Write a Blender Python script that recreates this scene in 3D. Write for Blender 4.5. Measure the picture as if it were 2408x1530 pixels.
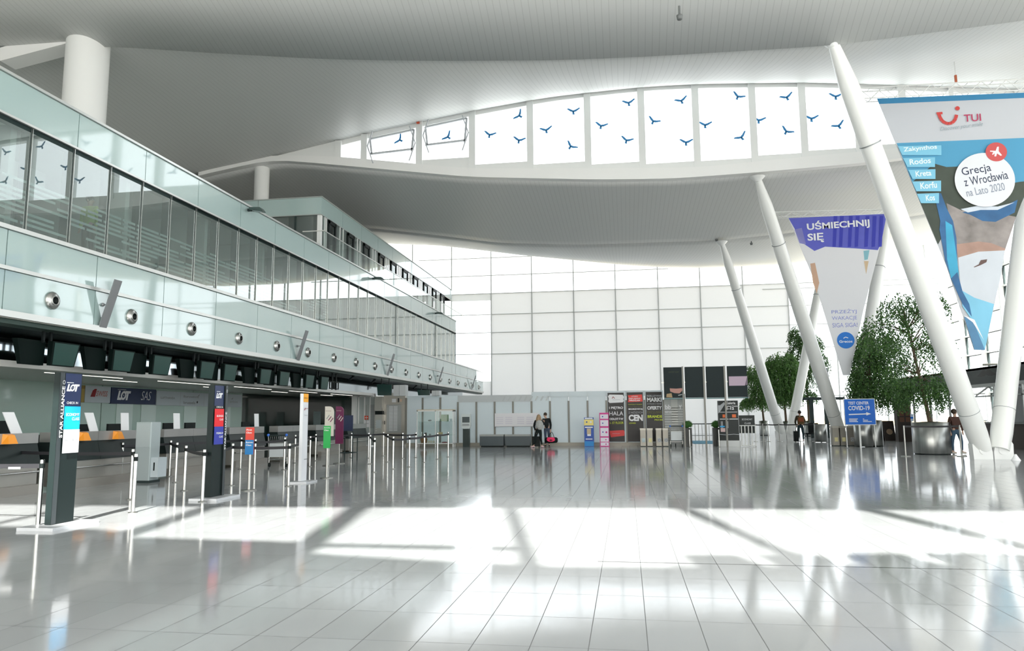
import bpy, bmesh, math, random
from mathutils import Vector, Matrix
for o in list(bpy.data.objects): bpy.data.objects.remove(o)
SC = bpy.context.scene; COL = SC.collection
R = math.radians
# ---------------------------------------------------------------- camera
EYE = 1.55; FPX = 1730.0; CX, CY = 1204.0, 765.0
_d1 = Vector((270.0, 213.0, FPX)).normalized()
_dv = Vector((-114.0, -(FPX*FPX-270*114)/213.0, FPX)).normalized()
_dv = (_dv - _d1*_d1.dot(_dv)).normalized()
_dx = _d1.cross(_dv)
def cam2world(v): return Vector((_dx.dot(v), _d1.dot(v), _dv.dot(v)))
def ray(px, py): return cam2world(Vector((px-CX, py-CY, FPX)))
def P(px, py, Y):
    r = ray(px, py); return Vector((0, 0, EYE)) + r*(Y/r.y)
def PX(px, py, X):
    r = ray(px, py); return Vector((0, 0, EYE)) + r*(X/r.x)
def PZ(px, py, Z=0.0):
    r = ray(px, py); return Vector((0, 0, EYE)) + r*((Z-EYE)/r.z)
cam = bpy.data.cameras.new('camera'); camo = bpy.data.objects.new('camera', cam); COL.objects.link(camo)
cam.sensor_width = 36; cam.lens = 36*FPX/2408; cam.clip_end = 2000
m = Matrix.Identity(4)
for i, ax in enumerate((cam2world(Vector((1, 0, 0))), cam2world(Vector((0, -1, 0))), cam2world(Vector((0, 0, -1))))):
    for j in range(3): m[j][i] = ax[j]
m.translation = (0, 0, EYE); camo.matrix_world = m
SC.camera = camo
# ---------------------------------------------------------------- light and exposure
SC.view_settings.view_transform = 'Standard'; SC.view_settings.look = 'None'
SC.view_settings.gamma = 1; SC.view_settings.use_curve_mapping = False
SC.view_settings.exposure = EXPOSURE = 0.6
SC.cycles.max_bounces = 8; SC.cycles.diffuse_bounces = 5; SC.cycles.glossy_bounces = 4
SC.cycles.transmission_bounces = 6; SC.cycles.transparent_max_bounces = 16
SC.cycles.caustics_reflective = False; SC.cycles.caustics_refractive = False
SC.cycles.sample_clamp_indirect = 6
w = bpy.data.worlds.new('sky'); SC.world = w; w.use_nodes = True
nt = w.node_tree; bg = nt.nodes['Background']
bg.inputs[0].default_value = (0.93, 0.965, 1.0, 1); bg.inputs[1].default_value = 2.3
sl = bpy.data.lights.new('sun', 'SUN'); sl.energy = 14; sl.angle = R(0.55); sl.color = (1, 0.965, 0.9)
so = bpy.data.objects.new('sun', sl); COL.objects.link(so); so.location = (0, -20, 30)
so.rotation_euler = Vector((-0.2, 1, -0.74)).to_track_quat('-Z', 'Y').to_euler()
# ---------------------------------------------------------------- materials
MATS = {}
def lin(c):
    if isinstance(c, str):
        c = [int(c[i:i+2], 16)/255 for i in (0, 2, 4)]
        c = [x/12.92 if x <= .04045 else ((x+.055)/1.055)**2.4 for x in c]
    return tuple(c)+(1,)
def mat(name, col, rough=.5, metal=0., spec=.5, coat=0., noise=0., scale=8., emit=0., bump=0., trans=0., streak=0):
    if name in MATS: return MATS[name]
    m = bpy.data.materials.new(name); m.use_nodes = True; t = m.node_tree; b = t.nodes['Principled BSDF']
    c = lin(col); b.inputs['Base Color'].default_value = c
    b.inputs['Roughness'].default_value = rough; b.inputs['Metallic'].default_value = metal
    b.inputs['Specular IOR Level'].default_value = spec; b.inputs['Coat Weight'].default_value = coat
    b.inputs['Coat Roughness'].default_value = .04
    if emit: b.inputs['Emission Color'].default_value = c; b.inputs['Emission Strength'].default_value = emit
    if noise or bump:
        g = t.nodes.new('ShaderNodeTexCoord'); n = t.nodes.new('ShaderNodeTexNoise'); n.inputs['Scale'].default_value = scale
        n.inputs['Detail'].default_value = 5
        mp = t.nodes.new('ShaderNodeMapping'); mp.inputs['Scale'].default_value = (1, 1, .02 if streak else 1)
        t.links.new(g.outputs['Object'], mp.inputs['Vector']); t.links.new(mp.outputs[0], n.inputs['Vector'])
        if noise:
            mx = t.nodes.new('ShaderNodeMix'); mx.data_type = 'RGBA'
            t.links.new(n.outputs['Fac'], mx.inputs[0])
            mx.inputs[6].default_value = tuple(min(1, x*(1-noise)) for x in c[:3])+(1,)
            mx.inputs[7].default_value = tuple(min(1, x*(1+noise)) for x in c[:3])+(1,)
            t.links.new(mx.outputs[2], b.inputs['Base Color'])
        if bump:
            bp = t.nodes.new('ShaderNodeBump'); bp.inputs['Strength'].default_value = bump; bp.inputs['Distance'].default_value = .02
            t.links.new(n.outputs['Fac'], bp.inputs['Height']); t.links.new(bp.outputs[0], b.inputs['Normal'])
    if trans:
        o = t.nodes['Material Output']; tr = t.nodes.new('ShaderNodeBsdfTranslucent'); tr.inputs[0].default_value = c
        ms = t.nodes.new('ShaderNodeMixShader'); ms.inputs[0].default_value = trans
        t.links.new(b.outputs[0], ms.inputs[1]); t.links.new(tr.outputs[0], ms.inputs[2]); t.links.new(ms.outputs[0], o.inputs[0])
    MATS[name] = m; return m
def glassmat(name, tint, refl=.08, graz=.9, veil=0., veilcol=(.6, .7, .68), rough=0.):
    """thin pane: transparent + fresnel-like mirror (+ a diffuse veil that tints the pane)"""
    if name in MATS: return MATS[name]
    m = bpy.data.materials.new(name); m.use_nodes = True; t = m.node_tree; t.nodes.clear()
    o = t.nodes.new('ShaderNodeOutputMaterial'); tr = t.nodes.new('ShaderNodeBsdfTransparent'); tr.inputs[0].default_value = tuple(tint)+(1,)
    gl = t.nodes.new('ShaderNodeBsdfGlossy'); gl.inputs['Roughness'].default_value = rough; gl.inputs[0].default_value = (.95, 1, .99, 1)
    lw = t.nodes.new('ShaderNodeLayerWeight'); lw.inputs[0].default_value = .5
    mr = t.nodes.new('ShaderNodeMapRange'); mr.inputs[3].default_value = refl; mr.inputs[4].default_value = graz
    pw = t.nodes.new('ShaderNodeMath'); pw.operation = 'POWER'; pw.inputs[1].default_value = 2.2
    t.links.new(lw.outputs['Facing'], pw.inputs[0]); t.links.new(pw.outputs[0], mr.inputs[0])
    base = tr.outputs[0]
    if veil:
        df = t.nodes.new('ShaderNodeBsdfDiffuse'); df.inputs[0].default_value = tuple(veilcol)+(1,)
        mv = t.nodes.new('ShaderNodeMixShader'); mv.inputs[0].default_value = veil
        t.links.new(tr.outputs[0], mv.inputs[1]); t.links.new(df.outputs[0], mv.inputs[2]); base = mv.outputs[0]
    ms = t.nodes.new('ShaderNodeMixShader'); t.links.new(mr.outputs[0], ms.inputs[0]); t.links.new(base, ms.inputs[1]); t.links.new(gl.outputs[0], ms.inputs[2])
    t.links.new(ms.outputs[0], o.inputs[0]); MATS[name] = m; return m
def floormat():
    m = bpy.data.materials.new('polished floor tiles'); m.use_nodes = True; t = m.node_tree; N = t.nodes; L = t.links; b = N['Principled BSDF']
    g = N.new('ShaderNodeTexCoord'); s = N.new('ShaderNodeSeparateXYZ'); L.new(g.outputs['Object'], s.inputs[0])
    def mth(op, a, c=None, c2=None):
        n = N.new('ShaderNodeMath'); n.operation = op
        for i, v in enumerate((a, c, c2)):
            if v is None: continue
            if isinstance(v, (int, float)): n.inputs[i].default_value = v
            else: L.new(v, n.inputs[i])
        return n.outputs[0]
    fx = mth('DIVIDE', mth('SUBTRACT', s.outputs['X'], 0.1), 0.397); fy = mth('DIVIDE', mth('SUBTRACT', s.outputs['Y'], 5.2), 0.756)
    def line(f, size, wd):
        fr = mth('FRACT', f); d = mth('MINIMUM', fr, mth('SUBTRACT', 1.0, fr)); return mth('LESS_THAN', mth('MULTIPLY', d, size), wd)
    j = mth('MAXIMUM', line(fx, .397, .0032), line(fy, .756, .0032))
    dd = mth('LESS_THAN', mth('ABSOLUTE', mth('SUBTRACT', s.outputs['Y'], 8.22)), .02)
    dd = mth('MULTIPLY', dd, mth('GREATER_THAN', s.outputs['X'], -.35))
    cb = N.new('ShaderNodeCombineXYZ'); L.new(mth('FLOOR', fx), cb.inputs[0]); L.new(mth('FLOOR', fy), cb.inputs[1])
    wn = N.new('ShaderNodeTexWhiteNoise'); L.new(cb.outputs[0], wn.inputs['Vector'])
    ns = N.new('ShaderNodeTexNoise'); ns.inputs['Scale'].default_value = .6; ns.inputs['Detail'].default_value = 6; L.new(g.outputs['Object'], ns.inputs['Vector'])
    v = mth('ADD', mth('MULTIPLY', wn.outputs['Value'], .035), mth('MULTIPLY', ns.outputs['Fac'], .06))
    v = mth('ADD', v, FLOORV)
    v = mth('MULTIPLY', v, mth('SUBTRACT', 1.0, mth('MULTIPLY', j, .68))); v = mth('MULTIPLY', v, mth('SUBTRACT', 1.0, mth('MULTIPLY', dd, .75)))
    cc = N.new('ShaderNodeCombineColor'); L.new(mth('MULTIPLY', v, .965), cc.inputs[0]); L.new(v, cc.inputs[1]); L.new(mth('MULTIPLY', v, 1.03), cc.inputs[2])
    L.new(cc.outputs[0], b.inputs['Base Color'])
    rr = mth('ADD', .05, mth('MULTIPLY', ns.outputs['Fac'], .08)); L.new(mth('ADD', rr, mth('MULTIPLY', j, .3)), b.inputs['Roughness'])
    L.new(mth('MULTIPLY', mth('SUBTRACT', 1.0, mth('MULTIPLY', j, .8)), .5), b.inputs['Specular IOR Level']); b.inputs['IOR'].default_value = 1.5
    bp = N.new('ShaderNodeBump'); bp.inputs['Strength'].default_value = .05; bp.inputs['Distance'].default_value = .01
    n2 = N.new('ShaderNodeTexNoise'); n2.inputs['Scale'].default_value = 2.2; L.new(g.outputs['Object'], n2.inputs['Vector']); L.new(n2.outputs['Fac'], bp.inputs['Height']); L.new(bp.outputs[0], b.inputs['Normal'])
    return m
FLOORV = .36
def ceilmat():
    m = mat('white ceiling boards', (.68, .69, .68), .55, noise=0); t = m.node_tree; N = t.nodes; L = t.links; b = N['Principled BSDF']
    g = N.new('ShaderNodeTexCoord'); s = N.new('ShaderNodeSeparateXYZ'); L.new(g.outputs['Object'], s.inputs[0])
    wv = N.new('ShaderNodeMath'); wv.operation = 'MULTIPLY'; wv.inputs[1].default_value = 1/.22; L.new(s.outputs['X'], wv.inputs[0])
    fr = N.new('ShaderNodeMath'); fr.operation = 'FRACT'; L.new(wv.outputs[0], fr.inputs[0])
    lt = N.new('ShaderNodeMath'); lt.operation = 'LESS_THAN'; lt.inputs[1].default_value = .12; L.new(fr.outputs[0], lt.inputs[0])
    mx = N.new('ShaderNodeMix'); mx.data_type = 'RGBA'; L.new(lt.outputs[0], mx.inputs[0])
    mx.inputs[6].default_value = (.68, .69, .68, 1); mx.inputs[7].default_value = (.59, .60, .59, 1); L.new(mx.outputs[2], b.inputs['Base Color'])
    return m
# ---------------------------------------------------------------- geometry helpers
class MB:
    def __init__(s): s.v = []; s.f = []; s.mi = []; s.mats = []; s.cur = 0; s.sm = []; s.smooth = False
    def m(s, mt):
        if mt not in s.mats: s.mats.append(mt)
        s.cur = s.mats.index(mt); return s
    def add(s, vs, fs, M=None):
        b = len(s.v); s.v += [tuple(M @ Vector(v)) if M else tuple(v) for v in vs]
        for f in fs: s.f.append([b+i for i in f]); s.mi.append(s.cur); s.sm.append(s.smooth)
        return s
    def box(s, x0, x1, y0, y1, z0, z1, M=None, bev=0):
        if bev:
            b = bev; pr = [(x0+b, y0), (x1-b, y0), (x1, y0+b), (x1, y1-b), (x1-b, y1), (x0+b, y1), (x0, y1-b), (x0, y0+b)]
            return s.prism(pr, z0, z1, M)
        vs = [(x, y, z) for z in (z0, z1) for y in (y0, y1) for x in (x0, x1)]
        return s.add(vs, [(0, 2, 3, 1), (4, 5, 7, 6), (0, 1, 5, 4), (2, 6, 7, 3), (0, 4, 6, 2), (1, 3, 7, 5)], M)
    def prism(s, pts, z0, z1, M=None):
        n = len(pts); vs = [(x, y, z0) for x, y in pts]+[(x, y, z1) for x, y in pts]
        return s.add(vs, [tuple(range(n-1, -1, -1)), tuple(range(n, 2*n))]+[(i, (i+1) % n, n+(i+1) % n, n+i) for i in range(n)], M)
    def quad(s, a, b, c, d): return s.add([a, b, c, d], [(0, 1, 2, 3)])
    def bar(s, a, b, w, h=None, up=(0, 0, 1)):
        a = Vector(a); b = Vector(b); h = h or w; d = (b-a); L = d.length; d.normalize(); u = Vector(up)
        if abs(d.dot(u)) > .98: u = Vector((0, 1, 0))
        x = d.cross(u).normalized(); z = x.cross(d)
        M = Matrix(((x.x, d.x, z.x, a.x), (x.y, d.y, z.y, a.y), (x.z, d.z, z.z, a.z), (0, 0, 0, 1)))
        return s.box(-w/2, w/2, 0, L, -h/2, h/2, M)
    def tube(s, a, b, r0, r1=None, seg=12, caps=True):
        r1 = r0 if r1 is None else r1
        return s.path([a, b], [r0, r1], seg, caps)
    def path(s, pts, rs, seg=10, caps=True):
        pts = [Vector(p) for p in pts]; n = len(pts)
        if isinstance(rs, (int, float)): rs = [rs]*n
        b = len(s.v); rings = []; prev = None
        for i, p in enumerate(pts):
            d = (pts[min(i+1, n-1)]-pts[max(i-1, 0)]).normalized()
            if prev is None:
                u = Vector((0, 0, 1)) if abs(d.z) < .9 else Vector((0, 1, 0)); x = d.cross(u).normalized()
            else: x = (prev-d*prev.dot(d)).normalized()
            prev = x; y = d.cross(x)
            rings.append([p+(x*math.cos(2*math.pi*k/seg)+y*math.sin(2*math.pi*k/seg))*rs[i] for k in range(seg)])
        vs = [v for r in rings for v in r]; fs = []
        for i in range(n-1):
            for k in range(seg): fs.append((i*seg+k, i*seg+(k+1) % seg, (i+1)*seg+(k+1) % seg, (i+1)*seg+k))
        sm = s.smooth; s.smooth = True; s.add(vs, fs); s.smooth = sm
        if caps: s.add(rings[0], [tuple(range(seg))[::-1]]); s.add(rings[-1], [tuple(range(seg))])
        return s
    def lathe(s, prof, c=(0, 0, 0), seg=24, M=None, smooth=True, caps=True):
        vs = [(c[0]+r*math.cos(2*math.pi*k/seg), c[1]+r*math.sin(2*math.pi*k/seg), c[2]+z) for r, z in prof for k in range(seg)]
        fs = [(i*seg+k, i*seg+(k+1) % seg, (i+1)*seg+(k+1) % seg, (i+1)*seg+k) for i in range(len(prof)-1) for k in range(seg)]
        sm = s.smooth; s.smooth = smooth; s.add(vs, fs, M); s.smooth = sm
        if caps and prof[0][0] > 1e-4: s.add(vs[:seg], [tuple(range(seg))[::-1]], M)
        if caps and prof[-1][0] > 1e-4: s.add(vs[-seg:], [tuple(range(seg))], M)
        return s
    def ball(s, c, rx, ry=None, rz=None, seg=14, rings=9, M=None):
        ry = ry or rx; rz = rz or rx; vs = []; fs = []
        for i in range(rings+1):
            a = -math.pi/2+math.pi*i/rings
            for k in range(seg):
                t = 2*math.pi*k/seg; vs.append((c[0]+rx*math.cos(a)*math.cos(t), c[1]+ry*math.cos(a)*math.sin(t), c[2]+rz*math.sin(a)))
        for i in range(rings):
            for k in range(seg): fs.append((i*seg+k, i*seg+(k+1) % seg, (i+1)*seg+(k+1) % seg, (i+1)*seg+k))
        sm = s.smooth; s.smooth = True; s.add(vs, fs, M); s.smooth = sm; return s
    def build(s, name, mt=None, parent=None, loc=None, M=None):
        me = bpy.data.meshes.new(name); me.from_pydata(s.v, [], s.f)
        for mm in (s.mats or [mt]): me.materials.append(mm)
        if s.mats: me.polygons.foreach_set('material_index', s.mi)
        me.polygons.foreach_set('use_smooth', s.sm); me.update()
        o = bpy.data.objects.new(name, me); COL.objects.link(o)
        if parent: o.parent = parent
        if loc: o.location = loc
        return o
def tag(o, label=None, cat=None, group=None, kind=None):
    for k, v in (('label', label), ('category', cat), ('group', group), ('kind', kind)):
        if v: o[k] = v
    return o
def thing(name, label, cat, loc=(0, 0, 0), rz=0, group=None, kind=None):
    o = bpy.data.objects.new(name, None); COL.objects.link(o); o.empty_display_size = .2
    o.location = loc; o.rotation_euler = (0, 0, rz); return tag(o, label, cat, group, kind)
def struct(name): return thing(name, None, None, kind='structure')
KIDS = {}
def kids(o):
    return [c for c in bpy.data.objects if c.parent == o]
def copy_tree(o, loc=None, rz=None, label=None, group=None):
    def cp(o, par):
        c = o.copy(); COL.objects.link(c); c.parent = par
        for ch in kids(o): cp(ch, c)
        return c
    c = cp(o, None)
    if loc is not None: c.location = loc
    if rz is not None: c.rotation_euler = (0, 0, rz)
    if label: c['label'] = label
    if group: c['group'] = group
    return c
def interp(pts, x):
    if x <= pts[0][0]: return pts[0][1]
    for (a, b), (c, d) in zip(pts, pts[1:]):
        if x <= c: return b+(d-b)*(x-a)/(c-a)
    return pts[-1][1]
def smoothc(pts, x, w=2.0):
    return sum(interp(pts, x+w*k/3) for k in range(-3, 4))/7
# flat graphics ----------------------------------------------------------
_tc = {}
def textmesh(body, bold=.0, shear=0.):
    k = (body, bold, shear)
    if k in _tc: return _tc[k]
    cu = bpy.data.curves.new('lettering', 'FONT'); cu.body = body; cu.offset = bold; cu.shear = shear; cu.resolution_u = 3
    ob = bpy.data.objects.new('lettering', cu)
    me = ob.to_mesh(); vs = [v.co.copy() for v in me.vertices]; fs = [tuple(p.vertices) for p in me.polygons]
    ob.to_mesh_clear(); bpy.data.objects.remove(ob); bpy.data.curves.remove(cu)
    x0 = min(v.x for v in vs); x1 = max(v.x for v in vs); y0 = min(v.y for v in vs); y1 = max(v.y for v in vs)
    _tc[k] = ([((v.x-x0)/(x1-x0), (v.y-y0)/(y1-y0)) for v in vs], fs, (x1-x0)/(y1-y0)); return _tc[k]
class Face:
    """flat artwork on a sign: local u to the right, v up, n out of the face"""
    def __init__(s, origin, yaw=0., flat=False, M=None):
        s.mb = MB(); s.n = .004
        if M is None:
            M = Matrix.Translation(Vector(origin)) @ Matrix.Rotation(yaw, 4, 'Z') @ Matrix(((1, 0, 0, 0), (0, 0, -1, 0), (0, 1, 0, 0), (0, 0, 0, 1)))
        s.M = M
    def poly(s, pts, mt, step=.002):
        s.mb.m(mt); s.mb.add([(u, v, s.n) for u, v in pts], [tuple(range(len(pts)))], s.M); s.n += step; return s
    def rect(s, u0, v0, u1, v1, mt, step=.002): return s.poly([(u0, v0), (u1, v0), (u1, v1), (u0, v1)], mt, step)
    def disc(s, u, v, r, mt, ry=None, a0=0, a1=360, seg=28):
        ry = ry or r; return s.poly([(u+r*math.cos(R(a0+(a1-a0)*k/seg)), v+ry*math.sin(R(a0+(a1-a0)*k/seg))) for k in range(seg+(a1-a0 < 360))], mt)
    def arc(s, pts, wd, mt):
        for (a, b), (c, d) in zip(pts, pts[1:]):
            dx, dy = c-a, d-b; l = math.hypot(dx, dy) or 1; nx, ny = -dy/l*wd/2, dx/l*wd/2
            s.poly([(a+nx, b+ny), (a-nx, b-ny), (c-nx, d-ny), (c+nx, d+ny)], mt, 0)
        s.n += .002; return s
    def text(s, body, u, v, w, h, mt, bold=.0, shear=0., rot=0):
        vs, fs, asp = textmesh(body, bold, shear)
        s.mb.m(mt); c, sn = math.cos(rot), math.sin(rot)
        s.mb.add([(u+a*w*c-b*h*sn, v+a*w*sn+b*h*c, s.n) for a, b in vs], fs, s.M); s.n += .002; return s
    def build(s, name, parent): return s.mb.build(name, None, parent)
# ---------------------------------------------------------------- common materials
WHITE = mat('white painted metal', (.86, .87, .86), .35)
ROOFW = mat('white fascia', (.9, .9, .89), .45)
CEIL = ceilmat()
STEEL = mat('brushed steel', (.42, .42, .40), .34, 1.0, noise=.08, scale=30)
CHROME = mat('polished steel', (.52, .52, .50), .18, 1.0)
DARK = mat('dark frame', (.03, .045, .045), .5, spec=.2)
BLACK = mat('black plastic', (.008, .012, .012), .5, spec=.15)
GREYM = mat('grey metal', (.3, .32, .33), .4, .4)
CLEAR = glassmat('clear glass', (.97, .99, .985), .04, .5)
TEAL = mat('back painted pale teal glass', 'a6bdbb', .35, spec=.5, coat=1.0); TEAL.node_tree.nodes['Principled BSDF'].inputs['Coat IOR'].default_value = 2.0
MIRG = glassmat('dark reflecting glass', (.62, .72, .70), .10, .95, veil=.22, veilcol=(.34, .42, .40))
FROST = mat('frosted white glass panel', (.64, .65, .65), .35, trans=.32)
PANEL = mat('pale blue white panel', (.90, .95, .97), .25, spec=.5, trans=.65)
# ---------------------------------------------------------------- floor and ground outside
o = MB().quad((-26, -9.6, 0), (27.1, -9.6, 0), (27.1, 66.1, 0), (-26, 66.1, 0)).build('floor', floormat()); tag(o, kind='structure')
o = MB().quad((-400, -300, -.12), (400, -300, -.12), (400, 500, -.12), (-400, 500, -.12)).build('ground', mat('pale concrete apron', (.52, .5, .46), .9, noise=.12, scale=.3)); tag(o, kind='structure')
# ---------------------------------------------------------------- wavy roof
KB = [(-42, 15.9), (-18.6, 15.42), (-14.3, 14.76), (-9.96, 14.14), (-6.45, 13.77), (-2.1, 13.41), (.67, 13.28), (6.6, 13.14), (12.2, 13.46), (20, 14.2), (30, 15)]
FB = [(-42, 10.5), (-30, 12.4), (-21.7, 14.29), (-17.8, 14.9), (-12.5, 15.92), (-7.1, 16.72), (-3.2, 17.17), (1.06, 17.34), (3.8, 17.28), (8.5, 16.96), (12.8, 16.45), (18, 15.8), (24, 14.8), (30, 14)]
NC = [(-42, 10.4), (-30, 12.3), (-21.7, 14.15), (-17.8, 14.74), (-16.4, 14.59), (-7.3, 13.22), (-1.2, 12.73), (2.4, 12.56), (6.1, 12.63), (11.2, 12.81), (12.6, 12.93), (18, 13.5), (24, 14.3), (30, 15)]
NT = [(-42, 10.9), (-30, 12.8), (-21.7, 14.4), (-17.8, 15.02), (-14.1, 14.69), (-10, 14.06), (-7.3, 13.65), (-1.2, 13.28), (3.6, 13.03), (8.4, 13.25), (12.6, 13.4), (18, 14.1), (24, 14.9), (30, 15.6)]
KC = [(-42, 15), (-16.3, 13.91), (-10.8, 13.04), (-7.8, 12.51), (-2.4, 12.16), (5.8, 12.06), (9.75, 12.3), (16, 12.9), (24, 13.9), (30, 15)]
YG = 66.0; XR = 27.0
FC = [(p.x, p.z) for p in (P(x, y, YG) for x, y in ((920, 570), (970, 573), (1062, 577), (1155, 587), (1250, 598), (1348, 610), (1446, 620), (1546, 627), (1645, 629), (1840, 622), (2180, 574)))]
FC = [(-42, FC[0][1]+.8)]+FC+[(34, FC[-1][1]+.6)]
def roof(name, c0, y0, c1, y1, ease=1.0, ny=14, x0=-26.2, x1=27.2):
    nx = 66; vs = []; fs = []
    for j in range(ny+1):
        t = j/ny; e = t**ease
        for i in range(nx+1):
            x = x0+(x1-x0)*i/nx; a = smoothc(c0, x, 1.0); b = smoothc(c1, x, 1.0); vs.append((x, y0+(y1-y0)*t, a+(b-a)*e))
    for j in range(ny):
        for i in range(nx):
            k = j*(nx+1)+i; fs.append((k, k+1, k+nx+2, k+nx+1))
    mb = MB(); mb.smooth = True; mb.add(vs, fs); o = mb.build(name, CEIL)
    md = o.modifiers.new('thickness', 'SOLIDIFY'); md.thickness = .25; md.offset = 1
    return tag(o, kind='structure')
flatA = [(-42, 17.6), (30, 17.6)]
roof('ceiling', KB, 23, flatA, -9.6, .55)
roof('ceiling', KB, 23, FB, 34.5, 1.25)
roof('ceiling', NC, 34.5, KC, 45, 1.0)
roof('ceiling', KC, 45, FC, YG+.3, 1.3)
def strip(name, lo, hi, y0, y1, x0, x1, mt, n=60):
    mb = MB(); 
    for i in range(n):
        a = x0+(x1-x0)*i/n; b = x0+(x1-x0)*(i+1)/n
        vs = [(x, y, f) for x, fl, fh in ((a, smoothc(lo, a, 1), smoothc(hi, a, 1)), (b, smoothc(lo, b, 1), smoothc(hi, b, 1))) for y in (y0, y1) for f in (fl, fh)]
        mb.add(vs, [(0, 4, 5, 1), (2, 3, 7, 6), (1, 5, 7, 3), (0, 2, 6, 4)])
    return tag(mb.build(name, mt), kind='structure')
strip('trim_1', NC, NT, 34.1, 34.5, -21.7, 27, ROOFW)
FBl = [(x, z-.28) for x, z in FB]; KBl = [(x, z-.12) for x, z in KB]
strip('trim_2', FBl, FB, 34.3, 34.6, -17.6, 27, ROOFW)
strip('trim_3', KBl, KB, 22.9, 23.1, -18.2, 27, mat('pale keel strip', (.62, .64, .62), .4))
# unseen back wall, opening cut for the sun patches, made translucent as fill light
def lens_wall():
    top = 17.5; y = -9.5; mb = MB(); cols = 1060; x0, x1 = -26., 27.
    def lo(x):   # lower edge of the opening
        if x < 4.0: return interp([(-9, 14.6), (-5.4, 14.4), (-3.7, 14.3), (-3.0, 14.1), (-2.9, 13.86), (-.75, 13.76), (-.3, 13.7), (-.2, 13.24), (1.3, 13.04), (2.7, 12.9), (4, 12.97)], x)
        for q, zz in ((4.1, 12.98), (4.93, 13.08), (5.85, 13.19), (6.81, 13.3)):
            if abs(x-q) < .075: return zz
        return interp([(4.0, 13.48), (4.9, 13.55), (7.84, 13.87), (8.3, 13.6), (9.2, 13.2), (27, 13.2)], x)
    for i in range(cols):
        a = x0+(x1-x0)*i/cols; b = x0+(x1-x0)*(i+1)/cols
        la, lb = (lo(a), lo(b)) if a > -9 else (top, top)
        vs = [(a, y, 0), (b, y, 0), (b, y, lb), (a, y, la)]; mb.add(vs, [(3, 2, 1, 0)])
    mb.add([(x0, y, 16.25), (-3, y, 16.25), (4.6, y, 16.6), (x1, y, 16.9), (x1, y, 18), (x0, y, 18)], [(0, 1, 2, 3, 4, 5)])
    return tag(mb.build('wall_back', mat('light diffusing back wall', (.80, .80, .79), .5, trans=.45)), kind='structure')
lens_wall()
w4 = struct('window_4')
mb = MB()
for x, ww in ((-5.6, .14), (-3.0, .34), (-.25, .36), (2.45, .2), (5.42, .22), (8.4, .3), (11.4, .3), (14.4, .3), (18.5, .28)): mb.box(x-ww/2, x+ww/2, -9.7, -9.45, 12.6, 17)
mb.box(-.2, 2.3, -9.6, -9.45, 13.55, 13.68); mb.build('window_frame', WHITE, w4)
MB().quad((-9, -9.55, 12.6), (23, -9.55, 12.6), (23, -9.55, 17), (-9, -9.55, 17)).build('window_pane', CLEAR, w4)
# ---------------------------------------------------------------- clerestory lens with bird decals
w1 = struct('window_1')
cmx = [x for x in (802, 862, 990, 1113, 1248, 1382, 1508, 1635, 1768, 1885, 2012, 2119)]
CM = [P(x, 290, 34.5).x for x in cmx]
mb = MB()
for i, x in enumerate(CM):
    mb.box(x-.16, x+.16, 34.15, 34.55, smoothc(NT, x)-.02, smoothc(FB, x)-.05)
mb.build('window_mullion', WHITE, w1)
panes = [CM[0]]+CM[1:]+[14.8, 17.5, 20.3, 23.2, 27]
for a, b in zip(panes, panes[1:]):
    lo = lambda x: smoothc(NT, x)-.02; hi = lambda x: smoothc(FB, x)-.02
    g = MB(); g.quad((a, 34.42, lo(a)), (b, 34.42, lo(b)), (b, 34.42, hi(b)), (a, 34.42, hi(a))); g.build('window_pane', CLEAR, w1)
fr = MB()
for x in (14.8, 17.5, 20.3, 23.2): fr.box(x-.1, x+.1, 34.2, 34.5, smoothc(NT, x)-.1, smoothc(FB, x)-.1)
for a, b in zip(CM[2:], CM[3:]):   # sill plates with level tops inside each bay
    z = max(interp(NT, a), interp(NT, b))+.22; fr.prism([(a, 34.2), (b, 34.2), (b, 34.5), (a, 34.5)], min(interp(NT, a), interp(NT, b))-.02, z)
a = -18.6; 
while a < CM[0]-.01:
    b = min(CM[0], a+.4); fr.add([(a, 34.22, smoothc(NC, a)+.1), (b, 34.22, smoothc(NC, b)+.1), (b, 34.22, smoothc(FB, b)+.15), (a, 34.22, smoothc(FB, a)+.15)], [(0, 1, 2, 3)]); a = b
fr.build('window_frame', WHITE, w1)
# two tilted opening sashes with folding stays
sa = MB()
for i in (1, 2):
    a, b = CM[i]+.35, CM[i+1]-.25; zt0 = interp(FB, a)-.45; zt1 = interp(FB, b)-.45; zb = interp(NT, (a+b)/2)+(.45 if i == 1 else 1.15)
    for p, q in (((a, zt0), (b, zt1)), ((a, zb), (b, zb+.12)), ((a, zt0), (a+.1, zb)), ((b, zt1), (b-.1, zb))): sa.bar((p[0], 34.1, p[1]), (q[0], 34.1, q[1]), .09)
    for x, d in ((a-.1, 1), (b+.1, -1)): zz = (zt0+zb)/2; sa.bar((x+d*.3, 34.0, zz+.9), (x, 34.0, zz), .05); sa.bar((x, 34.0, zz), (x+d*.3, 34.0, zz-.9), .05)
sa.build('window_sash', mat('pale grey sash', (.55, .57, .6), .4), w1)
BIRDC = mat('blue bird decal', (.03, .22, .5), .5)
birds = [(940, 329, 60), (1053, 322, 50), (1151, 317, -10), (1220, 330, -8), (1221, 272, 55), (1284, 306, 12), (1348, 262, 3), (1342, 344, -35), (1413, 296, -10), (1473, 330, -15), (1478, 242, 10), (1536, 285, -25), (1602, 237, 20), (1613, 335, 0), (1658, 294, 0), (1735, 227, -25), (1743, 323, 35), (1784, 283, -5), (1850, 229, 22), (1849, 309, -30), (1908, 279, 0), (1965, 227, 0), (1972, 296, 28)]
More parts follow.
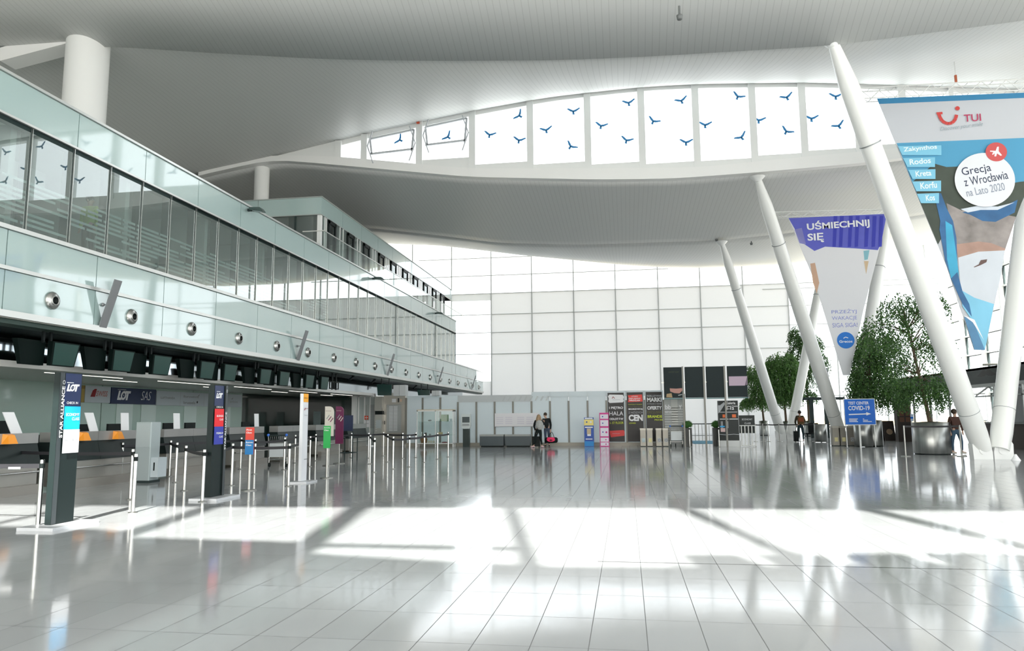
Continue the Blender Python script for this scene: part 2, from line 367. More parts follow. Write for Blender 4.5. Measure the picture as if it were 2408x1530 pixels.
for bx, by, ang in birds:
    p = P(bx, by, 34.36); c, s = math.cos(R(ang)), math.sin(R(ang)); mb = MB()
    for pts in ([(0, -.04), (-.13, .01), (-.32, .17), (-.22, .19), (-.08, .11), (.0, .06)], [(0, -.04), (.0, .06), (.12, .09), (.3, .17), (.35, .12), (.13, -.02)], [(-.045, 0), (.045, 0), (.06, -.17), (-.05, -.15)]):
        mb.add([(u*c-v*s, 0, u*s+v*c) for u, v in pts], [tuple(range(len(pts)))])
    mb.build('bird_decal', BIRDC, w1, loc=p)
# ---------------------------------------------------------------- far glazed wall
w2 = struct('window_2')
FMX = [P(x, 650, YG).x for x in (877, 970, 1062, 1155, 1250, 1348, 1446, 1546, 1645, 1745, 1850)]
FMX += [FMX[-1]+3.75*k for k in (1, 2, 3, 4)]
TZ = [P(1300, y, YG).z for y in (829, 778, 735, 685, 642, 600)]
mb = MB(); g = MB()
for i, x in enumerate(FMX): mb.box(x-.045, x+.045, YG-.1, YG+.1, 0, smoothc(FC, x)+.1)
for k, z in enumerate(TZ):
    x1 = XR if k < 4 else (7.0 if k == 99 else 4.0)
    mb.box(-19, x1, YG-.06, YG+.06, z-.03, z+.03)
mb.box(12, XR, YG-.06, YG+.06, 3.1, 3.18); mb.box(12, XR, YG-.06, YG+.06, 12.4, 12.46)
mb.build('window_mullion', mat('pale grey mullion', (.58, .6, .6), .4), w2)
edges = [-26]+FMX
for a, b in zip(edges, edges[1:]):
    fz = max(interp(FC, a), interp(FC, b))
    if b <= FMX[3]+.1: fz0 = 4.8
    elif b <= FMX[10]+.1: fz0 = TZ[3]
    else: fz0 = 0
    MB().quad((a, YG, fz0), (b, YG, fz0), (b, YG, fz), (a, YG, fz)).build('window_pane', CLEAR, w2)
    if fz0:
        MB().quad((a+.02, YG-.02, 0), (b-.02, YG-.02, 0), (b-.02, YG-.02, fz0), (a+.02, YG-.02, fz0)).build('frosted_panel', FROST, w2)
a, b = FMX[2], FMX[3]
MB().quad((a, YG-.03, TZ[3]-.65), (b, YG-.03, TZ[3]-.65), (b, YG-.03, TZ[3]), (a, YG-.03, TZ[3])).build('frosted_panel', FROST, w2)
# ---------------------------------------------------------------- right glazed wall
w3 = struct('window_3')
mb = MB(); dk = MB(); k = 0; y = -9.5
while y < 66.5:
    mb.box(XR-.35, XR-.05, y-.1, y+.1, 0, 14.2); dk.box(XR-.05, XR+.12, y-.16, y+.16, 0, 14.2); y += 3.32
for z in (1.05, 3.1, 4.6, 6.1, 7.6, 9.1, 10.6, 12.1): mb.box(XR-.2, XR, -9.5, YG, z-.05, z+.05); dk.box(XR, XR+.1, -9.5, YG, z-.1, z+.02)
mb.build('window_frame', WHITE, w3); dk.build('window_mullion', DARK, w3)
y = -9.5
while y < 65: MB().quad((XR, y, 0), (XR, y+3.32, 0), (XR, y+3.32, 14.4), (XR, y, 14.4)).build('window_pane', CLEAR, w3); y += 3.32
rm = MB(); q = P(983, 285, 34.1); rm.box(-.07, .07, -.04, .04, -.12, .12); rm.build('red_alarm', mat('orange red alarm', (.7, .1, .03), .5), w1, loc=q)
for k, (px, py, c0, yy, l) in enumerate(((1598, 38, None, 19.8, 'small dark ceiling sensor near the top edge of the photo'), (1720, 490, 1, 39.6, 'tiny dark sensor on the ceiling between the middle and far columns'), (1685, 563, 1, 44.8, 'tiny dark sensor beside the head of the far column'), (1767, 572, 1, 46.5, 'tiny dark sensor right of the head of the far column'))):
    q = P(px, py, yy); o = MB().lathe([(.0, -.1), (.07, -.1), (.09, .02), (.03, .05), (.03, .3)], seg=12).build('ceiling_sensor', mat('sensor grey', (.15, .16, .16), .5), None, q); tag(o, l, 'sensor')
# ---------------------------------------------------------------- left building: glazed gallery
GX = -12.8; Y0, Y1, YL = 7.0, 54.8, 65.6
ALU = mat('pale aluminium trim', (.62, .63, .61), .3, .6)
JOINT = mat('dark joint', (.1, .14, .14), .5)
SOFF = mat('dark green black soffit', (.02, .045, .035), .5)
ROOMW = mat('room wall', (.62, .66, .63), .6); ROOMF = mat('room carpet', (.2, .22, .21), .8)
wl = struct('wall_left')
def yrange(first, step, lo, hi):
    k = math.ceil((lo-first)/step); out = []
    while first+k*step < hi: out.append(first+k*step); k += 1
    return out
mb = MB(); mb.box(-26, GX-.03, Y0, Y1, 8.0, 8.8); mb.box(-26, GX-.1, Y0, Y1, 5.3, 5.62); mb.box(-18.2, GX-.03, Y0, YL, 3.86, 5.3)
mb.box(-17.6, -17.4, Y0, Y1, 5.6, 8.0); mb.build('floor_slab', ROOMW, wl)
mb = MB().box(-17.4, GX-.3, Y0, Y1, 5.62, 5.64); mb.build('room_floor', ROOMF, wl)
mb = MB(); mb2 = MB()
for i, y in enumerate(yrange(9.9, 3.78, Y0, Y1)):
    mb.box(-17.4, GX-.35, y-.08, y+.08, 5.6, 8)
    if i % 2: mb2.box(-15.6, -15.5, y+.4, y+2.6, 5.6, 7.0)
    mb.box(-15.2, -14.9, y+1.0, y+2.9, 7.55, 7.98)
mb.build('room_partition', ROOMW, wl); mb2.build('room_screen', ROOMF, wl)
def panels(name, first, step, lo, hi, z0, z1, mt):
    js = yrange(first, step, lo, hi); es = [lo]+js+[hi]
    for a, b in zip(es, es[1:]): MB().box(GX-.02, GX, a+.012, b-.012, z0, z1).build(name, mt, wl)
panels('glass_panel', 13.36, 2.68, Y0, YL, 3.86, 4.70, TEAL)
panels('glass_panel', 13.36, 2.68, Y0, YL, 4.80, 5.56, TEAL)
panels('glass_panel', 15.14, 2.515, Y0, Y1, 8.03, 8.86, TEAL)
mb = MB().box(GX-.06, GX-.022, Y0, YL, 3.8, 5.6).box(GX-.06, GX-.022, Y0, Y1, 8.0, 8.9); mb.build('panel_backing', JOINT, wl)
mb = MB(); mb.box(GX-.05, GX+.06, Y0, YL, 3.78, 3.86).box(GX-.05, GX+.05, Y0, YL, 4.71, 4.79).box(GX-.05, GX+.06, Y0, YL, 5.57, 5.66).box(GX-.05, GX+.03, Y0, Y1, 7.97, 8.02).box(GX-.12, GX+.05, Y0, Y1, 8.87, 8.93)
mb.box(GX-.05, GX+.06, Y0, YL, 3.72, 3.78); mb.build('aluminium_rail', ALU, wl)
mb = MB()
wm = yrange(13.81, 1.262, Y0, Y1)
for y in wm: mb.box(GX-.28, GX-.02, y-.02, y+.02, 5.64, 7.98)
mb.box(GX-.2, GX-.03, Y0, Y1, 7.86, 7.98); mb.box(GX-.04, GX+.0, Y1-.06, Y1, 3.8, 8.9)
mb.build('window_mullion', mat('dark bronze mullion', (.06, .08, .08), .35, .3), wl)
mb = MB()
for y in wm: mb.box(GX-.02, GX+.01, y-.006, y+.006, 5.64, 7.98)
mb.build('mullion_cap', CHROME, wl)
for a, b in zip([Y0]+wm, wm+[Y1]): MB().quad((GX-.03, a, 5.64), (GX-.03, b, 5.64), (GX-.03, b, 7.98), (GX-.03, a, 7.98)).build('window_pane', MIRG, wl)
ST = mat('frosted stripe film', (.5, .58, .56), .5); rnd = random.Random(4); mb = MB()
for a, b in zip(wm, wm[1:]):
    if a > 30: break
    for k in range(9):
        z = 5.78+k*.115; c = a+.03
        while c < b-.1:
            e = min(b-.03, c+rnd.choice((.5, .8, 1.2))); 
            if rnd.random() < .8: mb.quad((GX-.045, c, z), (GX-.045, e, z), (GX-.045, e, z+.06), (GX-.045, c, z+.06))
            c = e+.06
mb.build('privacy_stripes', ST, wl)
# end face of the upper storeys and an outer wall added against light leaks
MB().box(-26, GX-.06, Y1-.04, Y1, 5.6, 8.9).build('end_panel', TEAL, wl)
mb = MB(); mb.box(-26.2, -26, -9.5, YG, 0, 17.6); mb.build('wall_left_light_block', mat('grey plaster', (.5, .51, .5), .7), None); tag(bpy.data.objects['wall_left_light_block'], kind='structure')
# underside void over the check-in desks
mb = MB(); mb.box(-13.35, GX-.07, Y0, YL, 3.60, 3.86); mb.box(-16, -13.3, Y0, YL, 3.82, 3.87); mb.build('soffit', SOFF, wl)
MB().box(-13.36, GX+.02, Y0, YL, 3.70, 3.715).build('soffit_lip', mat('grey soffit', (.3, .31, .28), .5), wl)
MIR2 = mat('dark mirror cladding', (.42, .47, .5), .06, 1.0)
mb = MB(); mb.box(-14.75, -14.7, Y0, YL, 2.9, 3.85); mb.build('mirror_cladding', MIR2, wl)
# ---------------------------------------------------------------- check-in canopy
CANM = mat('warm white canopy', (.62, .62, .58), .45)
cn = struct('trim_4'); YC = 40.0
MB().box(-18.5, -14.2, Y0, YC, 2.80, 2.84).build('canopy_ceiling', CANM, cn)
MB().box(-14.7, -14.2, Y0, YC, 2.84, 2.93).box(-14.22, -14.1, Y0, YC, 2.80, 2.95).build('canopy_edge', mat('white canopy edge', (.8, .8, .77), .4), cn)
LT = mat('lit strip', (1, .96, .86), .5, emit=1.5)
mb = MB()
for k in range(7): mb.box(-14.9, -14.87, Y0+.6+k*4.7, Y0+3.6+k*4.7, 2.788, 2.80); 
for k in range(6): mb.box(-16.0, -15.97, Y0+2.6+k*5.5, Y0+4.2+k*5.5, 2.788, 2.80)
mb.build('strip_light', LT, cn)
# back wall of the check-in hall
wb = struct('wall_checkin')
mb = MB()
GRN = mat('pale green glass wall', (.42, .56, .50), .18, coat=.6, noise=.06, scale=.5)
for a, b in ((7, 12.6), (12.65, 18.2), (18.25, 23.8), (23.85, 29.4), (29.45, 33.6)): mb.box(-18.6, -18.5, a, b, 0, 2.8)
mb.build('glass_panel', GRN, wb)
MB().box(-18.62, -18.56, 7, 40, 0, 2.8).build('panel_backing', JOINT, wb)
dg = mat('recess shade black', (.006, .02, .016), .1, coat=.5)
MB().box(-18.55, -18.5, 33.6, 40, 0, 2.8).box(-18.5, -15.2, 39.95, 40.05, 0, 2.8).build('recess_shade', dg, wb)  # black sheets stand in for the shade of the deep recess
mb = MB()
for y in (24.6, 26.0, 28.8, 31.6): mb.box(-18.49, -18.47, y, y+.9, .4, 2.15)
mb.build('pale_panel', mat('pale door glass', (.62, .74, .70), .2), wb)  # plain pale panels set over the green wall
mb = MB()
for x in (-17.6, -16.5): mb.box(x, x+.42, 39.9, 39.94, .6, 1.95)
mb.build('grey_panel', mat('grey poster', (.22, .28, .28), .4), wb)
MB().box(-15.3, -15.05, 39.8, 40.1, 0, 2.85).build('white_pilaster', WHITE, wb)
# ---------------------------------------------------------------- upper pavilion
pv = struct('wall_pavilion'); PVX = -14.0; PY0, PY1 = 32.05, 58.5
mb = MB()
es = [PY0]+yrange(34.7, 2.7, PY0, PY1)+[PY1]
for a, b in zip(es, es[1:]): MB().box(PVX-.03, PVX, a+.012, b-.012, 11.14, 11.95).build('glass_panel', TEAL, pv)
xs = [-26, -22.6, -19.9, -17.2, PVX]
for a, b in zip(xs, xs[1:]): MB().box(a+.012, b-.012, PY0, PY0+.03, 11.14, 11.95).build('glass_panel', TEAL, pv)
MB().box(-26, PVX-.04, PY0+.04, PY1, 11.1, 11.93).build('roof_slab', ROOMW, pv)
MB().box(-26, PVX+.03, PY0-.03, PY1, 11.95, 12.0).box(-26, PVX+.02, PY0-.02, PY1, 11.10, 11.14).build('aluminium_rail', mat('grey edge trim', (.35, .38, .37), .4), pv)
MB().box(-20, -19.8, PY0+.5, PY1, 8.8, 11.1).box(-20, PVX-.3, 38, 38.1, 8.8, 11.1).build('inner_wall', ROOMW, pv)
MB().box(PVX-.2, PVX-.02, PY0+.02, PY0+.2, 8.8, 11.12).build('corner_post', WHITE, pv)
mb = MB()
for x in (-15.3, -16.6, -18): mb.box(x-.03, x+.03, PY0, PY0+.1, 8.8, 11.12)
mb.build('window_mullion', DARK, pv)
for a, b in zip([-26, -18, -16.6, -15.3], [-18, -16.6, -15.3, PVX-.2]): MB().quad((a, PY0+.05, 8.8), (b, PY0+.05, 8.8), (b, PY0+.05, 11.12), (a, PY0+.05, 11.12)).build('window_pane', MIRG, pv)
drs = [(772, 789), (817, 832), (855, 869), (891, 903), (919, 932), (947, 959), (972, 983), (996, 1006), (1017, 1026), (1036, 1045)]
prev = PY0+.2
for i, (a, b) in enumerate(drs):
    ya, yb = PX(a, 560+i*14, PVX).y, PX(b, 570+i*14, PVX).y
    f = MB(); f.box(PVX-.1, PVX+.04, ya, ya+.14, 8.8, 11.06).box(PVX-.1, PVX+.04, yb-.14, yb, 8.8, 11.06).box(PVX-.1, PVX+.04, ya, yb, 10.92, 11.1)
    f = f.build('door_frame', BLACK, pv)
    MB().quad((PVX, ya, 8.8), (PVX, yb, 8.8), (PVX, yb, 11.1), (PVX, ya, 11.1)).build('door_pane', CLEAR, pv)
    MB().quad((PVX-.02, prev, 8.8), (PVX-.02, ya, 8.8), (PVX-.02, ya, 11.1), (PVX-.02, prev, 11.1)).build('window_pane', MIRG, pv)
    w_ = MB()
    for k in (.35, .62): yy = prev+(ya-prev)*k; w_.box(PVX-.08, PVX+.0, yy, yy+.07, 8.8, 11.1)
    w_.build('window_mullion', WHITE, pv); prev = yb
MB().box(-26, PVX, Y1, 60, 8.78, 8.86).build('terrace_floor', ROOMW, pv)
tr = thing('terrace_railing', 'clear glass balustrade with thin steel top rail along the upper terrace', 'railing', (-12.95, 30, 8.9))
mb = MB(); mb.bar((0, 0, .86), (0, 28, .86), .04); mb.bar((0, 0, .86), (-1.0, 0, .86), .04); mb.build('top_rail', ALU, tr)
for k in range(10): MB().quad((0, k*2.8+.02, 0), (0, k*2.8+2.78, 0), (0, k*2.8+2.78, .84), (0, k*2.8+.02, .84)).build('glass_pane', glassmat('balustrade glass', (.86, .94, .92), .06, .8), tr)
# ---------------------------------------------------------------- round columns at the left
for nm, px, yy, r, zt, lb in (('round_column', 203, 23.0, .72, 15.6, 'thick white round column rising behind the gallery to the ceiling, nearest the camera'), ('round_column', 616, 34.9, .375, 15.0, 'slim white round column standing behind the roof of the upper pavilion')):
    p = P(px, 180 if px < 300 else 420, yy); o = MB().lathe([(r, 0), (r, zt-8.9)], seg=48).build(nm, WHITE, None, (p.x, yy, 8.9)); tag(o, lb, 'column')
o = MB(); a = P(0, 112, 22.6); b = P(0, 143, 22.6); c = P(166, 99, 22.6); d = P(166, 81, 22.6); e = P(112, 81, 22.6)
o.add([tuple(a), tuple(b), tuple(c), tuple(d), tuple(e)]+[(v.x, v.y+.7, v.z) for v in (a, b, c, d, e)], [(0, 1, 2, 3, 4), (9, 8, 7, 6, 5), (1, 6, 7, 2), (0, 5, 6, 1), (4, 9, 5, 0), (3, 8, 9, 4), (2, 7, 8, 3)])
tag(o.build('trim_5', ROOFW), kind='structure')
a = P(0, 76, 22.9); b = P(50, 76, 22.9); o = MB().box(a.x-2, b.x, 22.85, 23.0, a.z-.9, a.z+.6).build('trim_6', WHITE); tag(o, kind='structure')
# ---------------------------------------------------------------- jet nozzles on the lower band
nz = thing('air_nozzle', 'x', 'air nozzle', (GX, 14.68, 4.25), 0, 'round air nozzles along the pale glass band')
MX = Matrix.Rotation(math.pi/2, 4, 'Y')
MB().lathe([(.2, 0), (.205, .03), (.17, .07), (.12, .085)], M=MX, seg=28, caps=False).build('outer_ring', mat('satin steel ring', (.5, .5, .48), .25, 1.), nz)
MB().lathe([(.12, .085), (.1, .11), (.085, .10), (.075, .02), (.0, .02)], M=MX, seg=24, caps=False).build('nozzle_throat', BLACK, nz)
MB().lathe([(.12, .086), (.1, .112), (.086, .102)], M=MX, seg=24, caps=False).build('inner_ring', STEEL, nz)
NZL = ['round steel air nozzle nearest the camera, with a white column reflected beside it', 'round steel air nozzle just right of the first leaning grey blade', 'third round air nozzle on the glass band from the left edge', 'fourth round air nozzle on the glass band from the left edge', 'round air nozzle left of the second leaning blade', 'round air nozzle right of the second leaning blade', 'seventh round air nozzle on the glass band from the left edge', 'eighth round air nozzle on the glass band from the left edge', 'small round air nozzle left of the third leaning blade', 'small round air nozzle right of the third leaning blade']
nz['label'] = NZL[0]
for k in range(1, 19):
    copy_tree(nz, (GX, 14.68+2.722*k, 4.25-.004*k), 0, NZL[k] if k < 10 else 'tiny distant round air nozzle near the far end of the glass band')
bl = thing('light_blade', 'x', 'lamp', (GX, 16.3, 3.78), 0, 'grey blades leaning out from the glass band')
MB().box(-.015, .015, -.13, .13, 0, 1.28, Matrix.Translation((.03, 0, 0)) @ Matrix.Rotation(R(17), 4, 'Y')).build('blade', mat('flat grey blade', (.24, .25, .26), .5, .3), bl)
MB().tube((0, 0, .62), (.22, 0, .62), .015).ball((.02, 0, .62), .045).build('mounting_arm', GREYM, bl)
BL = ['grey blade leaning out from the glass band between the first two air nozzles', 'second grey blade leaning from the glass band, above the hanging screens', 'third grey blade leaning from the glass band, above the cash machine shop', 'fourth thin grey blade leaning from the far glass band', 'farthest thin grey blade at the end of the glass band']
bl['label'] = BL[0]
for k, y in enumerate((27.3, 38.4, 49.3, 60.4)): copy_tree(bl, (GX, y, 3.78), 0, BL[k+1])
fl = thing('facade_floodlight', 'dark leaf shaped floodlight on the gallery parapet nearest the camera', 'floodlight', (GX, 23.15, 8.7), 0, 'dark floodlights along the gallery parapet')
mb = MB(); mb.add([(.12, -.16, .02), (.12, .16, .02), (.62, .12, -.05), (.62, -.12, -.05), (.14, -.18, .1), (.14, .18, .1), (.5, .15, .09), (.5, -.15, .09)], [(0, 3, 2, 1), (4, 5, 6, 7), (0, 1, 5, 4), (1, 2, 6, 5), (2, 3, 7, 6), (3, 0, 4, 7)]); mb.build('housing', mat('dark green lamp housing', (.02, .05, .045), .4), fl)
MB().box(0, .14, -.04, .04, .0, .09).build('wall_bracket', DARK, fl)
MB().quad((.2, -.1, .005), (.2, .1, .005), (.52, .08, -.04), (.52, -.08, -.04)).build('lens', mat('grey lens', (.35, .4, .4), .1), fl)
copy_tree(fl, (GX, 35.9, 8.66), 0, 'dark leaf shaped floodlight on the middle of the gallery parapet')
copy_tree(fl, (GX, 48.55, 8.6), 0, 'dark leaf shaped floodlight on the far part of the gallery parapet')
# ---------------------------------------------------------------- hanging screens over the desks
SCRB = mat('screen back', (.003, .008, .007), .6, spec=.1); SCRF = mat('switched off screen', (.006, .045, .036), .3, spec=.25)
def screen_proto(label):
    t = thing('hanging_screen', label, 'screen', (0, 0, 0), 0, 'dark screens hanging over the check-in desks')
    # two angled screens back to back in a V seen from the hall: left one edge-on, right one showing its dark face
    for nm, y0, y1, tx in (('left_screen', -.78, .02, -.1), ('right_screen', .0, .86, .12)):
        mb = MB(); mb.m(SCRB)
        a, b = (y0+.16, y1) if nm == 'left_screen' else (y0-.02, y1-.14)
        mb.add([(tx, a, -.62), (tx, b, -.62), (tx+.02, y1, -.06), (tx+.02, y0, -.06), (tx-.1, a, -.62), (tx-.1, b, -.62), (tx-.12, y1, -.06), (tx-.12, y0, -.06)],
               [(0, 1, 2, 3), (7, 6, 5, 4), (0, 4, 5, 1), (1, 5, 6, 2), (2, 6, 7, 3), (3, 7, 4, 0)])
        mb.m(SCRF if nm == 'right_screen' else SCRB); mb.add([(tx+.005, a+.05, -.6), (tx+.005, b-.03, -.6), (tx+.026, y1-.05, -.09), (tx+.026, y0+.05, -.09)], [(0, 1, 2, 3)]); mb.build(nm, None, t)
    for y in (-.12, .1): MB().box(-.05, .0, y-.03, y+.03, -.1, .28).build('hanger', BLACK, t)
    MB().box(-.08, .06, -.35, .35, .2, .27).build('mounting_rail', BLACK, t); return t
scr = [(112, 'pair of dark screens hanging at the left edge above the first pylon'), (255, 'pair of dark screens hanging second from the left under the glass band'), (350, 'third pair of dark hanging screens, close beside the second'), (462, 'fourth pair of dark hanging screens, right of the gap after the third'), (518, 'fifth pair of dark hanging screens above the second pylon'), (604, 'sixth pair of dark hanging screens, right of the second pylon'), (650, 'seventh pair of hanging screens with a grey lit right face'), (712, 'eighth pair of dark hanging screens above the white pylon'), (748, 'last pair of dark hanging screens before the bare brackets')]
s0 = None
for i, (x, l) in enumerate(scr):
    p = PX(x, 800+x*.14, -13.2); loc = (-13.2, p.y, 3.44)
    if s0 is None: s0 = screen_proto(l); s0.location = loc
    else: copy_tree(s0, loc, 0, l)
sp = thing('track_spotlight', 'black spotlight on a bracket, first right of the hanging screens', 'spotlight', (-13.2, 0, 3.6), 0, 'black spotlights under the glass band')
MB().tube((.0, -.22, -.2), (.1, .08, -.02), .055).build('lamp_head', BLACK, sp)
MB().bar((0, .1, 0), (0, .1, -.12), .03).bar((0, .1, -.12), (0, .32, -.12), .025).bar((0, .32, -.12), (0, .32, 0), .025).build('bracket', BLACK, sp)
SPL = ['black spotlight on a bracket, first right of the twin bare screen mounts', 'black spotlight on a bracket left of the long dark ceiling screen', 'small black spotlight on a bracket right of the long dark ceiling screen']
for i, (x, y) in enumerate(((826, 890), (877, 898), (975, 912))):
    p = PX(x, y, -13.2)
    if i: copy_tree(sp, (-13.2, p.y, 3.58), 0, SPL[i])
    else: sp.location = (-13.2, p.y, 3.6); sp['label'] = SPL[0]
br = thing('bare_screen_mount', 'bare black twin screen mount hanging with empty square frames', 'bracket', (-13.2, PX(783, 900, -13.2).y, 3.6))
mb = MB()
for y in (-.1, .35): mb.bar((0, y, .05), (0, y, -.75), .06); mb.box(-.02, .02, y-.3, y+.3, -.42, -.38).box(-.02, .02, y-.3, y+.3, -.72, -.68).box(-.02, .02, y-.3, y-.26, -.72, -.38).box(-.02, .02, y+.26, y+.3, -.72, -.38)
mb.build('mount_frame', BLACK, br)
for i, (x0, x1, y0, y1, lb) in enumerate(((886, 921, 903, 929, 'long dark ceiling screen hanging above the cash machine shop'), (981, 1011, 916, 929, 'small dark ceiling screen hanging above the pale wall panels'))):
    yy = 37.2 if i == 0 else 39.2
    a, b = P(x0, y0, yy), P(x1, y1, yy); t = thing('ceiling_screen', lb, 'screen', (a.x, yy, b.z))
    w_, h_ = b.x-a.x, a.z-b.z
    mb = MB(); mb.add([(0, 0, h_), (.06, .0, 0), (w_-.02, 0, 0), (w_, 0, h_-.03), (0, .1, h_), (.06, .1, 0), (w_-.02, .1, 0), (w_, .1, h_-.03)], [(0, 1, 2, 3), (7, 6, 5, 4), (0, 4, 5, 1), (1, 5, 6, 2), (2, 6, 7, 3), (3, 7, 4, 0)]); mb.build('casing', mat('teal black screen', (.003, .03, .025), .2), t)
    MB().bar((w_*.3, .05, h_), (w_*.3, .05, h_+.3), .04).bar((w_*.8, .05, h_), (w_*.8, .05, h_+.3), .04).build('hanger', BLACK, t)
    a = P(x1+4, y0+2, yy+.3); b = P(x1+(32 if i == 0 else 22), y1+1, yy+.3)
    t = thing('ceiling_duct_box', 'pale grey hanging box right of the '+('long' if i == 0 else 'small')+' dark ceiling screen', 'box', (a.x, yy+.3, b.z))
    MB().box(0, b.x-a.x, 0, .5, 0, a.z-b.z).build('casing', GREYM if 0 else mat('pale grey box', (.5, .52, .53), .4), t)
    MB().box((b.x-a.x)*.48, (b.x-a.x)*.52, -.01, 0, 0, a.z-b.z).build('seam', GREYM, t)
# ---------------------------------------------------------------- check-in desks
DST = mat('brushed desk steel', (.38, .38, .37), .35, .6, noise=.08, scale=3); DDK = mat('dark desk panel', (.014, .022, .022), .4, spec=.25)
ORG = mat('orange plastic', (.9, .32, .02), .4); PAPER = mat('white sheet', (.85, .86, .88), .5)
BRN = mat('brown side panel', (.13, .11, .07), .5)
def desk(y0, y1, label, org, extra=True):
    L = y1-y0; t = thing('check_in_desk', label, 'desk', (-12.8, y0, 0), 0, 'check-in desks')
    mb = MB()
    n = max(1, round(L/1.2))
    for k in range(n): mb.box(-.35, 0, L*k/n+.004, L*(k+1)/n-.004, 1.07, 1.29)
    mb.build('counter_top', DST, t)
    mb = MB()
    for k in range(n): mb.add([(-.02, L*k/n+.005, 1.07), (-.02, L*(k+1)/n-.005, 1.07), (.10, L*(k+1)/n-.005, .62), (.10, L*k/n+.005, .62), (-.4, L*k/n+.005, 1.07), (-.4, L*(k+1)/n-.005, 1.07), (-.4, L*(k+1)/n-.005, .62), (-.4, L*k/n+.005, .62)], [(0, 1, 2, 3), (7, 6, 5, 4), (0, 3, 7, 4), (1, 5, 6, 2), (3, 2, 6, 7)])
    mb.build('front_panel', DDK, t)
    MB().box(-.4, .06, .05, L-.05, .08, .62).build('plinth', mat('steel plinth', (.42, .41, .38), .35, .6, noise=.1, scale=2), t)
    mb = MB(); mb.tube((.2, .05, .47), (.2, L-.05, .47), .022)
    for k in (.1, .5, .9): mb.tube((.06, L*k, .47), (.2, L*k, .47), .014)
    mb.build('bumper_rail', CHROME, t)
    MB().box(.06, .22, .1, L-.1, 0, .2).build('baggage_scale', mat('scale steel', (.36, .34, .31), .35, .5), t)
    MB().box(-1.5, -.4, L-.08, L, 0, 1.15).build('side_panel', BRN, t)
    if org is not None:
        mb = MB(); mb.add([(.0, org, 1.08), (.16, org+.02, 1.08), (.16, org+.26, 1.08), (0, org+.28, 1.08), (0, org+.02, 1.285), (.1, org+.06, 1.26), (.1, org+.22, 1.26), (0, org+.26, 1.285)], [(0, 1, 5, 4), (1, 2, 6, 5), (2, 3, 7, 6), (4, 5, 6, 7), (0, 3, 2, 1)])
        mb.build('orange_holder', ORG, t)
    return t
desk(10.6, 13.2, 'check-in desk cut off by the left edge of the photo', None)
desk(13.25, 14.58, 'check-in desk left of the first pylon with one orange holder and a leaning sheet', .35)
d2 = desk(15.0, 17.9, 'check-in desk between the first pylon and the grey machine, with two orange holders', .75)
mb = MB(); mb.add([(.0, 1.95, 1.08), (.16, 1.97, 1.08), (.16, 2.2, 1.08), (0, 2.22, 1.08), (0, 1.97, 1.285), (.1, 2.0, 1.26), (.1, 2.16, 1.26), (0, 2.2, 1.285)], [(0, 1, 5, 4), (1, 2, 6, 5), (2, 3, 7, 6), (4, 5, 6, 7), (0, 3, 2, 1)]); mb.build('orange_holder', ORG, d2)
desk(19.05, 21.9, 'check-in desk right of the grey machine, running behind the second pylon', None)
desk(22.5, 24.85, 'check-in desk behind the red and blue class sign', None)
desk(25.9, 28.4, 'check-in desk left of the white pylon, behind the luggage trolley', None)
desk(29.3, 31.8, 'check-in desk just right of the white pylon', None)
desk(32.8, 35.3, 'farthest check-in desk beside the green class sign', None)
SH = [(30, -.7), (212, -.55), (285, 0), (407, 0), (595, 0)]
SL = ['white leaning sheet on the desk at the left edge', 'white leaning sheet on the desk right of the first pylon', 'upright white sheet on the desk beside the grey machine', 'upright white sheet on the desk left of the second pylon', 'narrow white sheet standing above the red and blue sign']
for i, (x, tl) in enumerate(SH):
    p = PX(x+8, 1014, -12.95); o = MB().add([(0, -.17+tl*.3, .45), (0, .12+tl*.3, .45), (0, .17, 0), (0, -.12, 0), (-.02, -.17+tl*.3, .45), (-.02, .12+tl*.3, .45), (-.02, .17, 0), (-.02, -.12, 0)], [(0, 1, 2, 3), (7, 6, 5, 4), (0, 4, 5, 1), (1, 5, 6, 2), (2, 6, 7, 3), (3, 7, 4, 0)]).build('sheet_holder', PAPER, None, (-12.95, p.y, 1.29)); tag(o, SL[i], 'sheet', 'white sheets on the check-in desks')
mon = thing('computer_monitor', 'x', 'monitor', (0, 0, 0), 0, 'black monitors on the check-in desks')
MB().box(-.03, .03, -.26, .26, .12, .46).build('screen', BLACK, mon); MB().box(-.02, .02, -.03, .03, 0, .14).build('stand', BLACK, mon)
ML = [(5, 'black monitor at the left edge behind the steel desk top'), (192, 'black monitor just right of the first pylon'), (268, 'black monitor left of the upright white sheet'), (396, 'black monitor left of the fourth white sheet'), (446, 'low black monitor on the desk left of the second pylon'), (577, 'small black monitor near the red and blue sign')]
for i, (x, l) in enumerate(ML):
    p = PX(x, 1010, -13.5); loc = (-13.5, p.y, 1.0 if i != 0 else 1.1)
    if i: copy_tree(mon, loc, 0, l)
    else: mon.location = loc; mon['label'] = l
for o in [x for x in list(bpy.data.objects) if x.name.startswith('computer_monitor')]:
    t = MB().box(-.25, .25, -.4, .4, 0, .04).build('desk_shelf', DDK, None); t.parent = o; t.location = (0, 0, -.02)
ch = thing('office_chair', 'dark office chair behind the desk at the left of the first pylon', 'chair', (-14.0, PX(85, 1000, -14).y, 0), .4, 'dark office chairs behind the desks')
mb = MB(); mb.prism([(-.06, -.2), (.02, -.22), (.02, .22), (-.06, .2)], .62, 1.22); mb.build('backrest', BLACK, ch)
MB().box(-.5, 0, -.24, .24, .46, .54, bev=.06).build('seat', BLACK, ch); MB().tube((-.25, 0, .08), (-.25, 0, .46), .03).build('column', DARK, ch)
mb = MB()
for k in range(5): a = k*1.2566; mb.bar((-.25, 0, .08), (-.25+.3*math.cos(a), .3*math.sin(a), .05), .04)
mb.build('star_base', DARK, ch)
